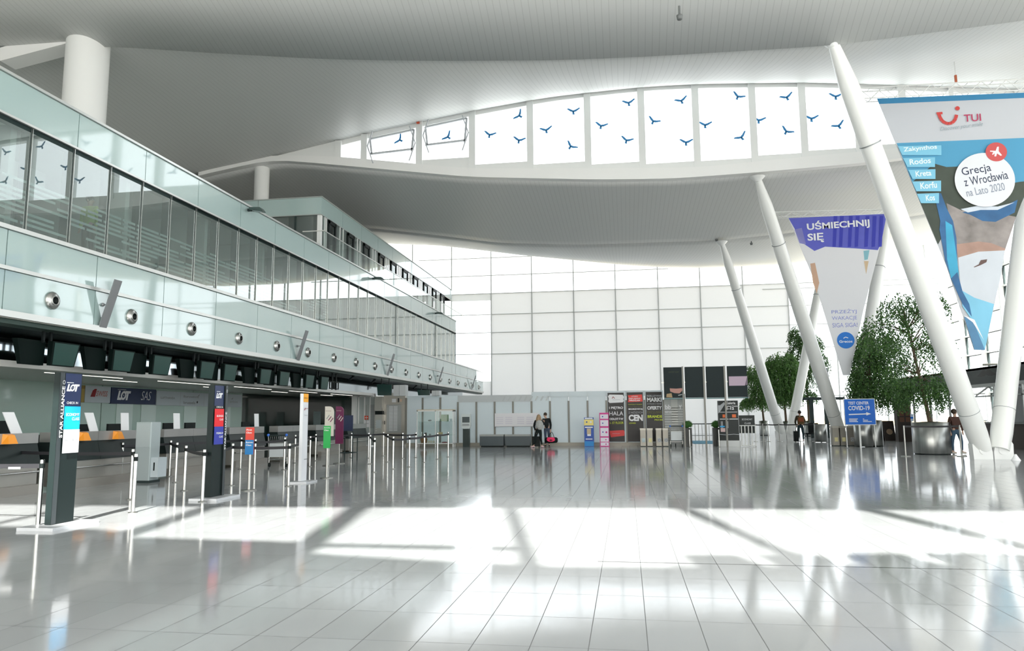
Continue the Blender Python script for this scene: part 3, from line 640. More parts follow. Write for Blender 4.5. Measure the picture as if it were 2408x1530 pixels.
for x, l in ((247, 'dark office chair seen low behind the desk left of the upright sheet'), (297, 'dark office chair behind the upright white sheet'), (664, 'dark office chair back visible behind the luggage trolley')):
    copy_tree(ch, (-14.0, PX(x, 1000, -14).y, 0), .1, l)
# grey machine between the desks
p = PZ(318, 1131); q = PZ(356, 1129)
t = thing('bag_check_machine', 'tall pale grey machine standing between the second and third desks', 'machine', (p.x+.3, p.y-.5, 0))
mb = MB(); mb.box(0, .42, 0, .4, .06, 1.5, bev=.02); mb.build('body', mat('pale grey machine', (.38, .44, .45), .35), t)
MB().box(-.02, .44, -.02, .42, 0, .06).build('foot', DARK, t); MB().box(.02, .40, -.01, 0, .88, 1.46).build('front_door', mat('pale grey door', (.42, .48, .49), .3), t)
MB().box(.42, .62, .05, .4, .14, .62).build('side_box', mat('white side box', (.55, .62, .66), .35), t); MB().box(.5, .53, .04, .05, .3, .5).build('slot', BLACK, t)
# ---------------------------------------------------------------- airline boards on the canopy edge beam
NAVY = mat('navy blue', '0d2350', .35); REDM = mat('signal red', 'e01020', .4); WHT = mat('white print', (.85, .86, .88), .4); CYN = mat('bright cyan', '05aef0', .35); ROY = mat('royal blue', '2030a0', .35); BLK = mat('black print', (.012, .012, .014), .4); YEL = mat('amber yellow', 'f5a800', .4); GRYP = mat('grey print', (.28, .29, .31), .5); DRED = mat('dark red print', '8a1520', .5)
def board_on_x(name, label, cat, X, ya, yb, z0, z1, th, mt, group=None):
    t = thing(name, label, cat, (X, ya, z0), 0, group); MB().box(-th, 0, 0, yb-ya, 0, z1-z0).build('panel', mt, t)
    return t, Face((0, 0, 0), math.pi/2), yb-ya, z1-z0
def lot(f, u, v, w, h, mt, cut):
    f.text('L', u, v, w*.36, h, mt, .06, .25); f.text('O', u+w*.28, v, w*.44, h, mt, .05, .25); f.text('T', u+w*.62, v, w*.46, h, mt, .06, .25); f.poly([(u+w*.47, v+h*.5), (u+w*.5, v+h*.38), (u+w*.53, v+h*.5), (u+w*.5, v+h*.62)], mt)
BX = -18.4
def yb(x): return PX(x, 925, BX).y
WB = mat('pale sign panel', (.50, .56, .60), .3)
t, f, w_, h_ = board_on_x('airline_board', 'narrow amber airline board partly hidden by the first pylon', 'sign', BX, yb(183), yb(199), 2.17, 2.75, .08, mat('dull amber board', (.42, .30, .07), .4), 'airline boards over the check-in desks'); f.rect(0, h_*.8, w_, h_, mat('dark amber', (.25, .16, .02), .4)); f.build('printed_marking', t)
t, f, w_, h_ = board_on_x('airline_board', 'pale airline board with a red tail and SWISS lettering', 'sign', BX, yb(200), yb(260), 2.17, 2.75, .08, WB, 'airline boards over the check-in desks')
f.text('SWISS', w_*.42, .22, w_*.46, .2, mat('faded red lettering', (.45, .16, .15), .5), .02, .2); f.poly([(w_*.2, .2), (w_*.38, .2), (w_*.44, .48), (w_*.36, .48), (w_*.28, .42)], DRED); f.build('lettering', t)
t, f, w_, h_ = board_on_x('airline_board', 'navy airline board with white LOT and SAS logos', 'sign', BX, yb(262), yb(367), 2.15, 2.74, .08, NAVY, 'airline boards over the check-in desks')
lot(f, w_*.12, .14, w_*.27, .34, WHT, NAVY); f.rect(w_*.12, .51, w_*.3, .525, WHT); f.text('SAS', w_*.64, .16, w_*.24, .34, WHT, -.01, .35); f.build('lettering', t)
t, f, w_, h_ = board_on_x('airline_board', 'long pale airline board with small dark names, left of the second pylon', 'sign', BX, yb(369), yb(500), 2.13, 2.7, .08, WB, 'airline boards over the check-in desks')
f.text('LUFTHANSA', .25, .26, .95, .09, GRYP, .03); f.text('Eurowings', 1.8, .32, 1.1, .12, GRYP, .02); f.poly([(2.8, .42), (3.0, .54), (2.9, .42)], GRYP); f.text('brussels', 1.8, .08, .85, .12, GRYP, .02); f.disc(2.8, .17, .05, BLK); f.text('airlines', 3.7, .08, .5, .09, GRYP)
for u in (1.55, 3.3): f.rect(u, 0, u+.012, h_, GRYP)
f.build('lettering', t)
t, f, w_, h_ = board_on_x('airline_board', 'small navy airline board right of the second pylon', 'sign', BX, yb(525), yb(535), 2.13, 2.72, .08, NAVY, 'airline boards over the check-in desks'); f.rect(.05, .25, .3, .4, mat('faded blue mark', (.1, .25, .4), .5)); f.build('printed_marking', t)
t, f, w_, h_ = board_on_x('airline_board', 'last pale airline board before the dark recess', 'sign', BX, yb(536), yb(569), 2.13, 2.72, .08, WB, 'airline boards over the check-in desks'); f.poly([(.3, .38), (.5, .45), (.4, .34)], GRYP); f.text('airlines', .2, .2, .7, .1, GRYP); f.build('lettering', t)
# ---------------------------------------------------------------- pylons
def pylon(name, label, X, Y, L, H, side):
    t = thing(name, label, 'sign pylon', (X, Y, 0))
    return t, Face((.0, 0, 0), math.pi/2)
PYB = mat('black green pylon', (.010, .018, .018), .4, spec=.2); PLT = mat('light base plate', (.6, .62, .65), .3, .3)
def letters_up(f, body, u, v0, v1, w, mt):   # text running upwards
    f.text(body, u+w, v0, v1-v0, w, mt, .015, 0, math.pi/2)
p = PZ(118, 1242); t = thing('sign_pylon', 'black airline pylon nearest the camera with cyan and white class panels', 'sign pylon', (p.x, p.y, 0))
MB().box(-.1, 0, 0, .45, .05, 2.27).build('body', PYB, t)
pl = MB(); pl.box(-.31, .27, -.27, .66, 0, .045); pl.build('base_plate', PLT, t)
f = Face((0, 0, 0), math.pi/2); f.rect(.0, .05, .09, 2.27, mat('dark grey strip', (.035, .045, .05), .4)); f.rect(.1, 1.77, .43, 2.26, NAVY)
lot(f, .13, 1.99, .24, .11, WHT, NAVY); f.rect(.12, 2.115, .26, 2.125, WHT); f.text('CHECK IN', .14, 1.80, .23, .035, WHT, .01)
f.rect(.1, 1.42, .43, 1.765, CYN); f.text('ECONOMY', .14, 1.62, .27, .045, WHT, .01); f.text('CLASS', .26, 1.555, .15, .045, WHT, .01)
f.rect(.1, 1.07, .43, 1.42, mat('white panel', (.8, .81, .84), .35)); f.text('BAG DROP', .13, 1.24, .27, .04, GRYP)
letters_up(f, 'STAR ALLIANCE', .015, 1.30, 2.06, .06, WHT)
f.arc([(.02+.025*(1+math.cos(R(a))), 2.12+.03*math.sin(R(a))) for a in range(0, 361, 72)], .006, WHT); f.build('printed_marking', t)
p = PZ(493, 1175); t = thing('sign_pylon', 'black airline pylon with red and blue class panels, second from the left', 'sign pylon', (p.x, p.y, 0))
MB().box(-.12, 0, 0, .47, .05, 2.23).build('body', PYB, t); MB().box(-.31, .27, -.22, .66, 0, .045).build('base_plate', PLT, t)
f = Face((0, 0, 0), math.pi/2); f.rect(.02, 1.82, .36, 2.22, NAVY); lot(f, .07, 1.97, .22, .105, WHT, NAVY); f.rect(.07, 2.1, .2, 2.108, WHT); f.text('CHECK IN', .08, 1.78, .24, .032, WHT, .01)
f.rect(.02, 1.41, .36, 1.76, REDM); f.text('BUSINESS', .1, 1.60, .24, .04, WHT, .01); f.text('CLASS', .2, 1.53, .14, .04, WHT, .01)
f.rect(.02, 1.06, .36, 1.41, ROY); f.text('PREMIUM', .1, 1.26, .24, .04, WHT, .01); f.text('CLASS', .2, 1.19, .14, .04, WHT, .01)
f.rect(.385, .05, .465, 2.23, mat('dark grey strip', (.035, .045, .05), .4)); letters_up(f, 'STAR ALLIANCE', .395, .95, 1.7, .055, WHT)
f.arc([(.40+.022*(1+math.cos(R(a))), 2.12+.03*math.sin(R(a))) for a in range(0, 361, 72)], .006, WHT); f.build('printed_marking', t)
p = PZ(708, 1135); t = thing('sign_pylon', 'slim white airline pylon with an amber panel at its top', 'sign pylon', (p.x, p.y, 0))
MB().box(-.08, 0, 0, .3, .04, 2.17).build('body', mat('white pylon', (.74, .76, .80), .3), t); MB().box(-.24, .22, -.2, .45, 0, .035).build('base_plate', PLT, t)
f = Face((0, 0, 0), math.pi/2); f.rect(.01, 1.96, .29, 2.17, YEL); f.text('Lufthansa', .04, 2.05, .2, .03, BLK, .01); f.poly([(.05, 1.76), (.1, 1.76), (.12, 1.8), (.1, 1.82)], DRED); f.text('Austrian', .09, 1.79, .18, .04, DRED); f.text('Swiss', .06, 1.62, .18, .04, GRYP)
f.rect(.1, .55, .29, .57, GRYP); f.build('printed_marking', t)
# ---------------------------------------------------------------- queue posts
GCH = 'queue barrier posts in the check-in hall'
SPTS = [(9, 1052), (100, 1080), (289, 1040), (313, 1055), (320, 1066), (402, 1035), (417, 1040), (438, 1047), (481, 1056), (548, 1042), (568, 1028), (601, 1032), (670, 1028), (681, 1042), (695, 1022), (730, 1025), (743, 1020), (827, 1017), (867, 1017), (871, 1022), (881, 1029), (902, 1015), (912, 1020), (925, 1026), (947, 1017), (963, 1024), (978, 1016), (998, 1020), (1029, 1017), (1054, 1015)]
SPL2 = {0: 'steel queue post at the left edge in front of the first desk', 1: 'bright steel queue post standing in sunlight left of the first pylon', 2: 'steel queue post in front of the desk with two orange holders', 3: 'steel queue post just behind the sunlit one by the grey machine', 4: 'steel queue post standing on the sunlit floor in front of the grey machine', 5: 'farthest of the three steel posts right of the grey machine', 6: 'middle of the three steel posts right of the grey machine', 7: 'nearest of the three steel posts right of the grey machine', 8: 'bright steel queue post just left of the second pylon', 9: 'steel queue post just right of the second pylon', 10: 'steel queue post midway between the second pylon and the red sign', 11: 'steel queue post just right of the red and blue sign', 12: 'steel queue post right of the luggage trolley', 13: 'thin steel queue post left of the white pylon', 14: 'far steel queue post just left of the white pylon', 15: 'steel queue post right of the white pylon', 16: 'steel queue post between the white pylon and the green sign'}
PW = [PZ(x, y, .985) for x, y in SPTS]
links = {1: None, 3: 0, 4: 3, 5: 2, 6: 5, 7: 6, 8: 7, 9: 8, 11: 10, 12: 11, 10: 5, 14: 12, 13: 9, 15: 13, 16: 14, 17: 16, 18: 17, 19: 18, 20: 19, 21: 17, 22: 21, 23: 22, 24: 21, 25: 23, 26: 24, 27: 25, 28: 27, 29: 28}
BELT = mat('black belt', (.02, .02, .024), .5, noise=.2, scale=4)
qp = thing('queue_post', 'x', 'queue post', (0, 0, 0), 0, GCH)
MB().lathe([(.0, .025), (.075, .012), (.08, 0), (0, 0)][::-1], seg=28).build('base', STEEL, qp)
MB().lathe([(.032, .02), (.032, .975), (.028, .985), (0, .985)], seg=16).build('post', CHROME, qp)
MB().lathe([(.036, .86), (.036, .93)], seg=12).build('belt_head', BLACK, qp)
BM = {}
def belt(o, p, q, z=.86, red=True):
    d = Vector((q[0]-p[0], q[1]-p[1], 0)); L = d.length; mb = MB(); n = 8; mb.m(BELT)
    for k in range(n):
        a, b = k/n, (k+1)/n; za = z-.018*math.sin(math.pi*a); zb = z-.018*math.sin(math.pi*b)
        A = (d.x*a, d.y*a); B = (d.x*b, d.y*b); nx = -d.y/L*.002; ny = d.x/L*.002
        mb.add([(A[0]+nx, A[1]+ny, za), (B[0]+nx, B[1]+ny, zb), (B[0]+nx, B[1]+ny, zb+.065), (A[0]+nx, A[1]+ny, za+.065), (A[0]-nx, A[1]-ny, za), (B[0]-nx, B[1]-ny, zb), (B[0]-nx, B[1]-ny, zb+.065), (A[0]-nx, A[1]-ny, za+.065)], [(0, 1, 2, 3), (7, 6, 5, 4), (3, 2, 6, 7), (0, 4, 5, 1)])
    b = mb.build('belt', None, o); return b
first = True; posts = []
for i, p in enumerate(PW):
    l = SPL2.get(i) or ('one of the steel queue posts in the far cluster before the cash machine shop' if i < 26 else 'one of the steel queue posts in front of the display cabinet')
    loc = (p.x, p.y, 0)
    if first: qp.location = loc; qp['label'] = l; o = qp; first = False
    else: o = copy_tree(qp, loc, 0, l)
    if i >= 17 and i < 26: o['group'] = 'far cluster of queue posts'
    if i >= 26: o['group'] = 'queue posts by the display cabinet'
    posts.append(o)
    # belts are added after all posts exist so copies stay clean
for i, p in enumerate(PW):
    if i in links:
        q = PW[links[i]] if links[i] is not None else Vector((p.x-4, p.y+.3, 0)); belt(posts[i], p, q)
mb = MB(); mb.box(-1.9, -1.2, -.01, -.008, .845, .865); mb.build('red_lettering', mat('red belt print', (.75, .12, .08), .5), posts[1]); MB().box(-.55, -.35, -.01, -.008, .845, .875).build('white_mark', WHT, posts[1])
# ---------------------------------------------------------------- small class signs
def class_sign(label, px, base, z0, z1, wd, parts, cat='sign', rz=.12):
    p = PZ(px, base); t = thing('class_sign', label, cat, (p.x, p.y, 0), rz)
    MB().lathe([(0, 0), (.17, 0), (.16, .02), (.035, .025)], seg=24).build('base', STEEL, t); MB().tube((0, 0, .02), (0, 0, z0+.1), .032).build('post', STEEL, t)
    MB().box(-wd/2, wd/2, -.05, -.035, z0, z1).build('sign_plate', parts[0][1], t)
    f = Face((-wd/2, -.05, z0)); h = z1-z0
    for (a, b), mt, lines in parts:
        f.rect(0, a*h, wd, b*h, mt)
        for k, s in enumerate(lines): f.text(s, .02, b*h-.07-k*.06, min(wd-.04, .02*len(s)+.02), .035, WHT, .02)
    f.build('printed_marking', t); return t
class_sign('red and blue class sign on a steel post', 585, 1153, .78, 1.37, .19, [((.55, 1), mat('brick red', 'd03a28', .4), ['First', 'Class']), ((0, .54), mat('medium blue', '0070b0', .4), ['Business', 'Class'])])
class_sign('green class sign on a steel post', 768, 1124, .78, 1.36, .19, [((0, 1), mat('leaf green', '12a048', .4), ['Economy', 'Class'])])
# rounded flag signs and dark blue board
CRM = mat('cream flag', (.72, .68, .60), .45); PUR = mat('plum purple', '6a1a4a', .4)
for px0, px1, py0, py1, yy, mt, lb, c2 in ((764, 786, 955, 1025, 23.5, CRM, 'cream rounded flag sign with plum stripes, beside the green class sign', PUR), (789, 809, 955, 1043, 24.6, PUR, 'plum rounded flag sign with cream stripes, behind the navy board', CRM)):
    a, b = P(px0, py1, yy), P(px1, py0, yy); t = thing('flag_sign', lb, 'sign', (a.x, yy, 0)); W = b.x-a.x; z0, z1 = a.z, b.z
    pts = [(0, z0), (W, z0)]+[(W-W*.55+W*.55*math.cos(R(k*10)), z1-W*.55+W*.55*math.sin(R(k*10))) for k in range(0, 10)]+[(0, z1)]
    MB().prism([(u, v) for u, v in pts], 0, .04, Matrix(((1, 0, 0, 0), (0, 0, -1, 0), (0, 1, 0, 0), (0, 0, 0, 1)))).build('flag_panel', mt, t)
    f = Face((0, -.04, 0)); f.n = .003
    for k in range(3): uu = W*(.15+.22*k); vv = z1-.38-.05*k; f.poly([(uu, vv-.03), (uu+.03, vv-.04), (uu+W*.4, vv+.08), (uu+W*.36, vv+.11)], c2 if k else GRYP)
    f.text('Eurowings', W*.12, z1-.17, W*.6, .035, c2); f.build('printed_marking', t)
    MB().tube((W/2, 0, 0), (W/2, 0, z0), .02).lathe([(0, 0), (.2, 0), (.2, .02), (0, .02)], (W/2, 0, 0)).build('stand', STEEL, t)
yy = 26; a, b = P(798, 1013, yy), P(830, 976, yy); t = thing('navy_board', 'plain navy board on a dark frame stand beside the plum flag', 'sign', (a.x, yy, 0))
MB().box(0, b.x-a.x, 0, .03, a.z, b.z).build('board', mat('deep navy board', '041d44', .35), t)
mb = MB(); W = b.x-a.x
for x in (.02, W): mb.bar((x, .02, 0), (x, .02, a.z), .03); mb.bar((x, .5, 0), (x, .5, .85), .03); mb.bar((x, .02, .3), (x, .5, .3), .03); mb.bar((x, .02, .85), (x, .5, .85), .03)
mb.bar((0, .02, .3), (W, .02, .3), .03).bar((0, .5, .3), (W, .5, .3), .03); mb.build('frame_stand', DARK, t)
# ---------------------------------------------------------------- luggage trolley
def trolley(label, loc, rz):
    t = thing('luggage_trolley', label, 'trolley', loc, rz, 'luggage trolleys'); mb = MB()
    for s in (-1, 1): mb.path([(s*.3, 0, 1.02), (s*.3, .08, .5), (s*.3, .15, .22), (s*.22, .95, .2)], .018, 8); mb.tube((s*.3, .12, .32), (s*.3, .12, .1), .016)
    mb.tube((-.22, .95, .2), (.22, .95, .2), .018).tube((-.3, .12, .26), (.3, .12, .26), .018); mb.tube((-.3, .04, .78), (.3, .04, .78), .014)
    mb.build('frame', CHROME, t); mb = MB(); mb.tube((-.3, 0, 1.02), (.3, 0, 1.02), .02); mb.build('handle', DARK, t)
    mb = MB(); mb.ball((-.3, 0, 1.03), .045).ball((.3, 0, 1.03), .045); mb.build('handle_end', mat('bright blue cap', (.05, .2, .75), .4), t)
    MB().box(-.27, .27, .05, .07, .32, .76).build('advert_plate', mat('pale plate', (.62, .66, .68), .3), t)
    mb = MB()
    for k in range(5): mb.tube((-.28, .25+k*.15, .21), (.28, .25+k*.15, .21), .009)
    mb.build('load_rack', CHROME, t)
    for x, y in ((-.28, .12), (.28, .12), (0, .92)): MB().tube((x-.02, y, .07), (x+.02, y, .07), .07, seg=14).build('wheel', BLACK, t)
    mb = MB()
    for k in range(9): mb.tube((-.26+k*.065, .02, .8), (-.26+k*.065, .12, .98), .005)
    mb.build('basket', CHROME, t); return t
p = PZ(650, 1098); trolley('steel luggage trolley with blue handle ends in front of the desks', (p.x, p.y, 0), .1)
# ---------------------------------------------------------------- cross wall of shops and pale panels at the far end of the hall
def fr(px0, px1, py0, py1, Y):
    a = P((px0+px1)/2, py1, Y); l = P(px0, (py0+py1)/2, Y); r = P(px1, (py0+py1)/2, Y); b = P((px0+px1)/2, py0, Y)
    return l.x, max(0, a.z), r.x-l.x, b.z-max(0, a.z)
def slab(name, label, cat, px0, px1, py0, py1, Y, mt, th=.05, ground=False, group=None):
    x, z, w_, h_ = fr(px0, px1, py0, py1, Y)
    if ground: h_ += z; z = 0
    t = thing(name, label, cat, (x, Y, z), 0, group); MB().box(0, w_, 0, th, 0, h_).build('panel', mt, t)
    return t, Face((0, 0, 0)), w_, h_
YW = 40.0
wc = struct('wall_cross')
POSTM = mat('warm grey post', (.24, .235, .21), .45, .1); FRZ = mat('pale grey frieze', (.70, .73, .74), .4, trans=.3)
xs = [P(x, 1000, YW).x for x in (955, 993.8, 1035.5, 1077, 1120.5, 1163.5, 1206.7, 1250.5, 1294, 1338, 1382.7, 1427, 1474, 1517, 1562)]
zt = P(1050, 930, YW).z; zt2 = P(1150, 945, YW).z
for i, (a, b) in enumerate(zip(xs, xs[1:])):
    top = zt if i < 3 else (zt2 if i < 7 else 2.62)
    MB().box(a+.02, b-.02, YW, YW+.04, .16, top).build('white_panel', PANEL, wc)
for i in range(3, 7): MB().box(xs[i], xs[i+1], YW+.01, YW+.05, zt2, zt).build('frieze_panel', FRZ, wc)
for i in range(7, 14): MB().box(xs[i], xs[i+1], YW+.01, YW+.05, 2.62, 2.9).build('frieze_panel', PANEL, wc)
mb = MB()
for i, x in enumerate(xs): mb.box(x-.05, x+.05, YW-.05, YW+.0, .1, zt-.1 if i < 3 else zt2+.02)
mb.build('steel_post', POSTM, wc)
MB().box(xs[0], xs[-1], YW-.06, YW+.02, 0, .17).build('baseboard_strip', mat('beige baseboard', (.42, .39, .33), .5), wc)
# ribs and text of the frieze left out of focus: a faint wave
wv = MB(); x0 = xs[5]
for k in range(9): a = x0+.4+k*.3; wv.add([(a, YW-.002, zt2+.05), (a+.1, YW-.002, zt2+.05), (a+.22, YW-.002, zt-.1), (a+.14, YW-.002, zt-.08)], [(0, 1, 2, 3)])
wv.build('frieze_print', mat('faint grey print', (.58, .61, .62), .5), wc)
# glazed office front and shutters
of = struct('door_1'); WG = mat('pale office glass', (.50, .56, .55), .15, coat=.4, trans=.2)
x0, z0, w0, h0 = fr(812, 882, 926, 1046, YW)
cuts = [812, 827, 843, 857, 870, 882]
for i, (a, b) in enumerate(zip(cuts, cuts[1:])):
    A, B = P(a, 990, YW).x, P(b, 990, YW).x; MB().box(A+.03, B-.03, YW, YW+.03, .05, 2.75).build('glass_panel', mat('grey door glass', (.34, .39, .38), .2, coat=.3) if i == 1 else WG, of)
mb = MB()
for a in cuts: A = P(a, 990, YW).x; mb.box(A-.03, A+.03, YW-.04, YW+.05, 0, 2.9)
mb.box(x0, x0+w0, YW-.04, YW+.05, 2.75, 2.95); mb.build('door_frame', WHITE, of)
A, B = P(862, 990, YW).x, P(863, 990, YW).x; MB().box(A, B, YW-.08, YW-.05, .9, 2.3).build('door_handle', STEEL, of)
mb = MB(); A, B = P(869, 990, YW).x, P(881, 990, YW).x
for k in range(22): mb.box(A, B, YW-.03, YW-.01, 1.0+k*.06, 1.035+k*.06)
mb.build('louvre', GREYM, of)
t, f, w_, h_ = slab('notice', 'red notice on the office door left of the cash machine', 'notice', 857, 866, 977, 986, YW-.06, mat('notice red', (.75, .09, .04), .4), .01); f.rect(.03, h_*.4, w_-.03, h_*.55, WHT); f.build('printed_marking', t)
t, f, w_, h_ = slab('notice', 'white paper notices stuck under the red notice', 'notice', 857, 869, 988, 1004, YW-.06, PAPER, .01); f.rect(.03, h_*.5, w_-.05, h_*.55, GRYP); f.build('printed_marking', t)
x, z, w_, h_ = fr(883, 900, 930, 1046, 39.7); t = thing('cash_machine', 'steel cash machine with a dark hood, left of the big roller shutter', 'cash machine', (x, 39.6, 0))
MB().box(0, w_, 0, .35, 0, 1.75).build('body', STEEL, t); MB().box(0, w_, -.1, .35, 1.95, 2.75).box(0, w_, -.12, 0, 2.0, 2.1).build('hood', mat('steel hood', (.4, .4, .37), .35, .6), t)
MB().box(0, w_, .0, .3, 1.75, 1.95).build('recess', BLACK, t); MB().box(.06, w_-.06, -.02, 0, 1.0, 1.45).build('screen', mat('cash machine screen', (.45, .5, .52), .2), t)
f = Face((0, 0, 0))
for k in range(5):
    for j in range(2): f.rect(.04+j*.06, .85+k*.13, .07+j*.06, .88+k*.13, WHT, 0)
f.build('key_print', t)
x, z, w_, h_ = fr(903, 953, 930, 1046, YW); t = thing('roller_shutter', 'steel roller shutter kiosk front with bright slats', 'shutter', (x, YW-.1, 0))
MB().box(0, w_, 0, .3, 2.3, 2.95).box(0, .16, 0, .3, 0, 2.3).box(w_-.2, w_, 0, .3, 0, 2.3).box(.16, w_-.2, .0, .3, 0, .75).build('casing', mat('warm steel casing', (.42, .40, .36), .35, .7, noise=.1, scale=2), t)
MB().box(.16, w_-.2, .1, .14, .75, 2.3).build('shutter', mat('grey shutter', (.40, .42, .42), .4, .5), t)
mb = MB()
for k in range(18):
    for a, b in ((.3, .52), (.56, .78)): mb.box(a, b, .085, .098, .85+k*.078, .88+k*.078)
mb.build('bright_slat', WHT, t)
f = Face((0, 0, 0)); f.rect(.48, 2.42, .72, 2.62, WHT); f.rect(.82, 2.42, .9, 2.65, BLK); f.rect(.95, 2.45, 1.05, 2.6, mat('peach print', (.7, .5, .35), .5)); f.rect(.05, 1.2, .1, 1.4, BLK); f.build('printed_marking', t)
# display cabinet
x, z, w_, h_ = fr(985, 1071, 964, 1049, 39.2); t = thing('display_cabinet', 'white framed glass display cabinet with two bays of shelves', 'cabinet', (x, 38.75, 0)); D = .45
mb = MB()
for a in (0, w_/2, w_-.05):
    for b in (0, D-.05): mb.box(a, a+.05, b, b+.05, 0, h_)
mb.box(0, w_, 0, D, .16, .2).box(0, w_, 0, .05, h_-.06, h_).box(0, w_, D-.05, D, h_-.06, h_); mb.build('frame', WHITE, t)
MB().box(0, w_, 0, D, h_, h_+.05).build('top_board', mat('pale wood', (.62, .55, .42), .5), t)
for a, b in ((.05, w_/2), (w_/2+.05, w_-.05)):
    MB().quad((a, .02, .2), (b, .02, .2), (b, .02, h_-.06), (a, .02, h_-.06)).build('glass_door', glassmat('cabinet glass', (.86, .95, .93), .06, .6), t)
sh = [(0, .75), (0, 1.35), (1, .98), (1, 1.36), (0, 1.02)]
for sd, zz in ((0, .58), (0, 1.32), (1, .62), (1, 1.34)): a = .05+sd*w_/2; MB().box(a, a+w_/2-.07, .04, D-.04, zz, zz+.015).build('shelf', glassmat('shelf glass', (.8, .92, .9), .1, .7, veil=.2), t)
CX0, CY0 = x, 38.75
def item(name, label, cat, u, zz, fn, mt, group=None):
    mb = MB(); fn(mb); return tag(mb.build(name, mt, None, (CX0+u, CY0+.2, zz)), label, cat, group)
item('straw_basket', 'brown straw basket at the bottom of the left cabinet bay', 'basket', .35, .2, lambda m: m.lathe([(.16, 0), (.2, .2), (.15, .3), (.04, .36), (0, .36)]), mat('brown straw', (.25, .13, .06), .8, noise=.3, scale=40))
for k in range(3): item('white_shell', 'one of the small pale shells on the cabinet floor', 'shell', .62+k*.14, .2, lambda m: m.ball((0, 0, .07), .06, .05, .07), mat('pale shell', (.7, .62, .5), .5), 'pale shells in the cabinet')
item('toy_plane', 'dark model on the upper left cabinet shelf', 'model', .68, 1.335, lambda m: m.ball((0, 0, .07), .1, .04, .04).box(-.03, .03, -.12, .12, .06, .08), BLK)
item('trophy', 'small white cup standing on the middle left of the cabinet', 'cup', .2, .595, lambda m: m.lathe([(.04, 0), (.02, .06), (.05, .14), (.05, .2)]), WHT)
item('photo_stand', 'small dark picture frame in the left cabinet bay', 'picture frame', .45, .595, lambda m: m.box(-.06, .06, 0, .02, 0, .16), BLK)
item('small_box', 'small grey box in the left cabinet bay', 'box', .68, .595, lambda m: m.box(-.05, .05, 0, .08, 0, .1), GREYM)
item('green_picture', 'green leafy picture on the upper right cabinet shelf', 'picture', 1.5, 1.355, lambda m: m.box(-.22, .22, 0, .02, 0, .36), mat('leafy print', (.06, .16, .05), .5, noise=.6, scale=14))
item('white_vase', 'white vase beside the green picture in the cabinet', 'vase', 1.18, 1.355, lambda m: m.lathe([(.03, 0), (.06, .08), (.03, .18), (.04, .2)]), WHT)
item('wooden_box', 'tan box in the middle of the right cabinet bay', 'box', 1.25, .635, lambda m: m.box(-.1, .12, 0, .1, 0, .14), mat('tan card', (.5, .38, .2), .6))
item('folded_scarf', 'dark red folded cloth at the bottom of the right cabinet bay', 'cloth', 1.5, .2, lambda m: m.ball((0, 0, .03), .18, .1, .04), mat('dark red cloth', (.2, .04, .05), .8))
# information terminal
x, z, w_, h_ = fr(1084, 1107, 973, 1050, 38.8); t = thing('info_terminal', 'slim dark information terminal with a grey screen, right of the display cabinet', 'terminal', (x, 38.8, 0))
MB().prism([(.1, 0), (w_-.1, 0), (w_-.1, .3), (.1, .3)], 0, .95).build('pedestal', mat('green black pedestal', (.008, .022, .02), .4), t)
MX2 = Matrix(((1, 0, 0, 0), (0, 0, 1, 0), (0, 1, 0, 0), (0, 0, 0, 1)))
MB().prism([(.1, .93), (w_-.1, .93), (w_, 1.1), (w_-.01, h_), (.01, h_), (0, 1.1)], 0, .14, MX2).build('head', mat('silver head', (.50, .55, .55), .35, .3), t)
MB().box(.07, w_-.07, -.015, 0, 1.28, 1.58).build('screen', mat('dark grey screen', (.04, .06, .065), .25), t)
MB().box(.09, w_-.09, -.04, 0, 1.12, 1.2).build('keyboard', GREYM, t)
# benches
for px0, px1, lb in ((1128, 1184, 'dark grey box bench under the white notice board, left one'), (1188, 1246, 'dark grey box bench under the white notice board, next to the suitcase')):
    x, z, w_, h_ = fr(px0, px1, 1021, 1050, 38.6); t = thing('box_bench', lb, 'bench', (x, 38.6, 0), 0, 'box benches')
    MB().box(0, w_, 0, .55, .06, h_-.09).build('body', mat('slate bench', (.055, .075, .085), .4), t); MB().box(-.01, w_+.01, -.01, .56, h_-.09, h_).build('seat', mat('grey bench top', (.36, .37, .36), .4), t); MB().box(.06, w_-.06, .04, .5, 0, .06).build('plinth', BLACK, t)
t, f, w_, h_ = slab('notice_board', 'wide white notice board on the panel wall above the benches', 'notice board', 1163, 1268, 971, 1003, YW-.12, mat('white board', (.80, .79, .82), .4), .05)
FNT = mat('faint mauve print', (.70, .68, .75), .5)
for u in (.1, .6, 1.25, 1.75):
    for k in range(4): f.rect(u, .15+k*.11, u+.38, .2+k*.11, FNT, 0)
f.rect(0, 0, w_, .02, GRYP); f.rect(0, 0, .015, h_, GRYP); f.build('printed_marking', t)
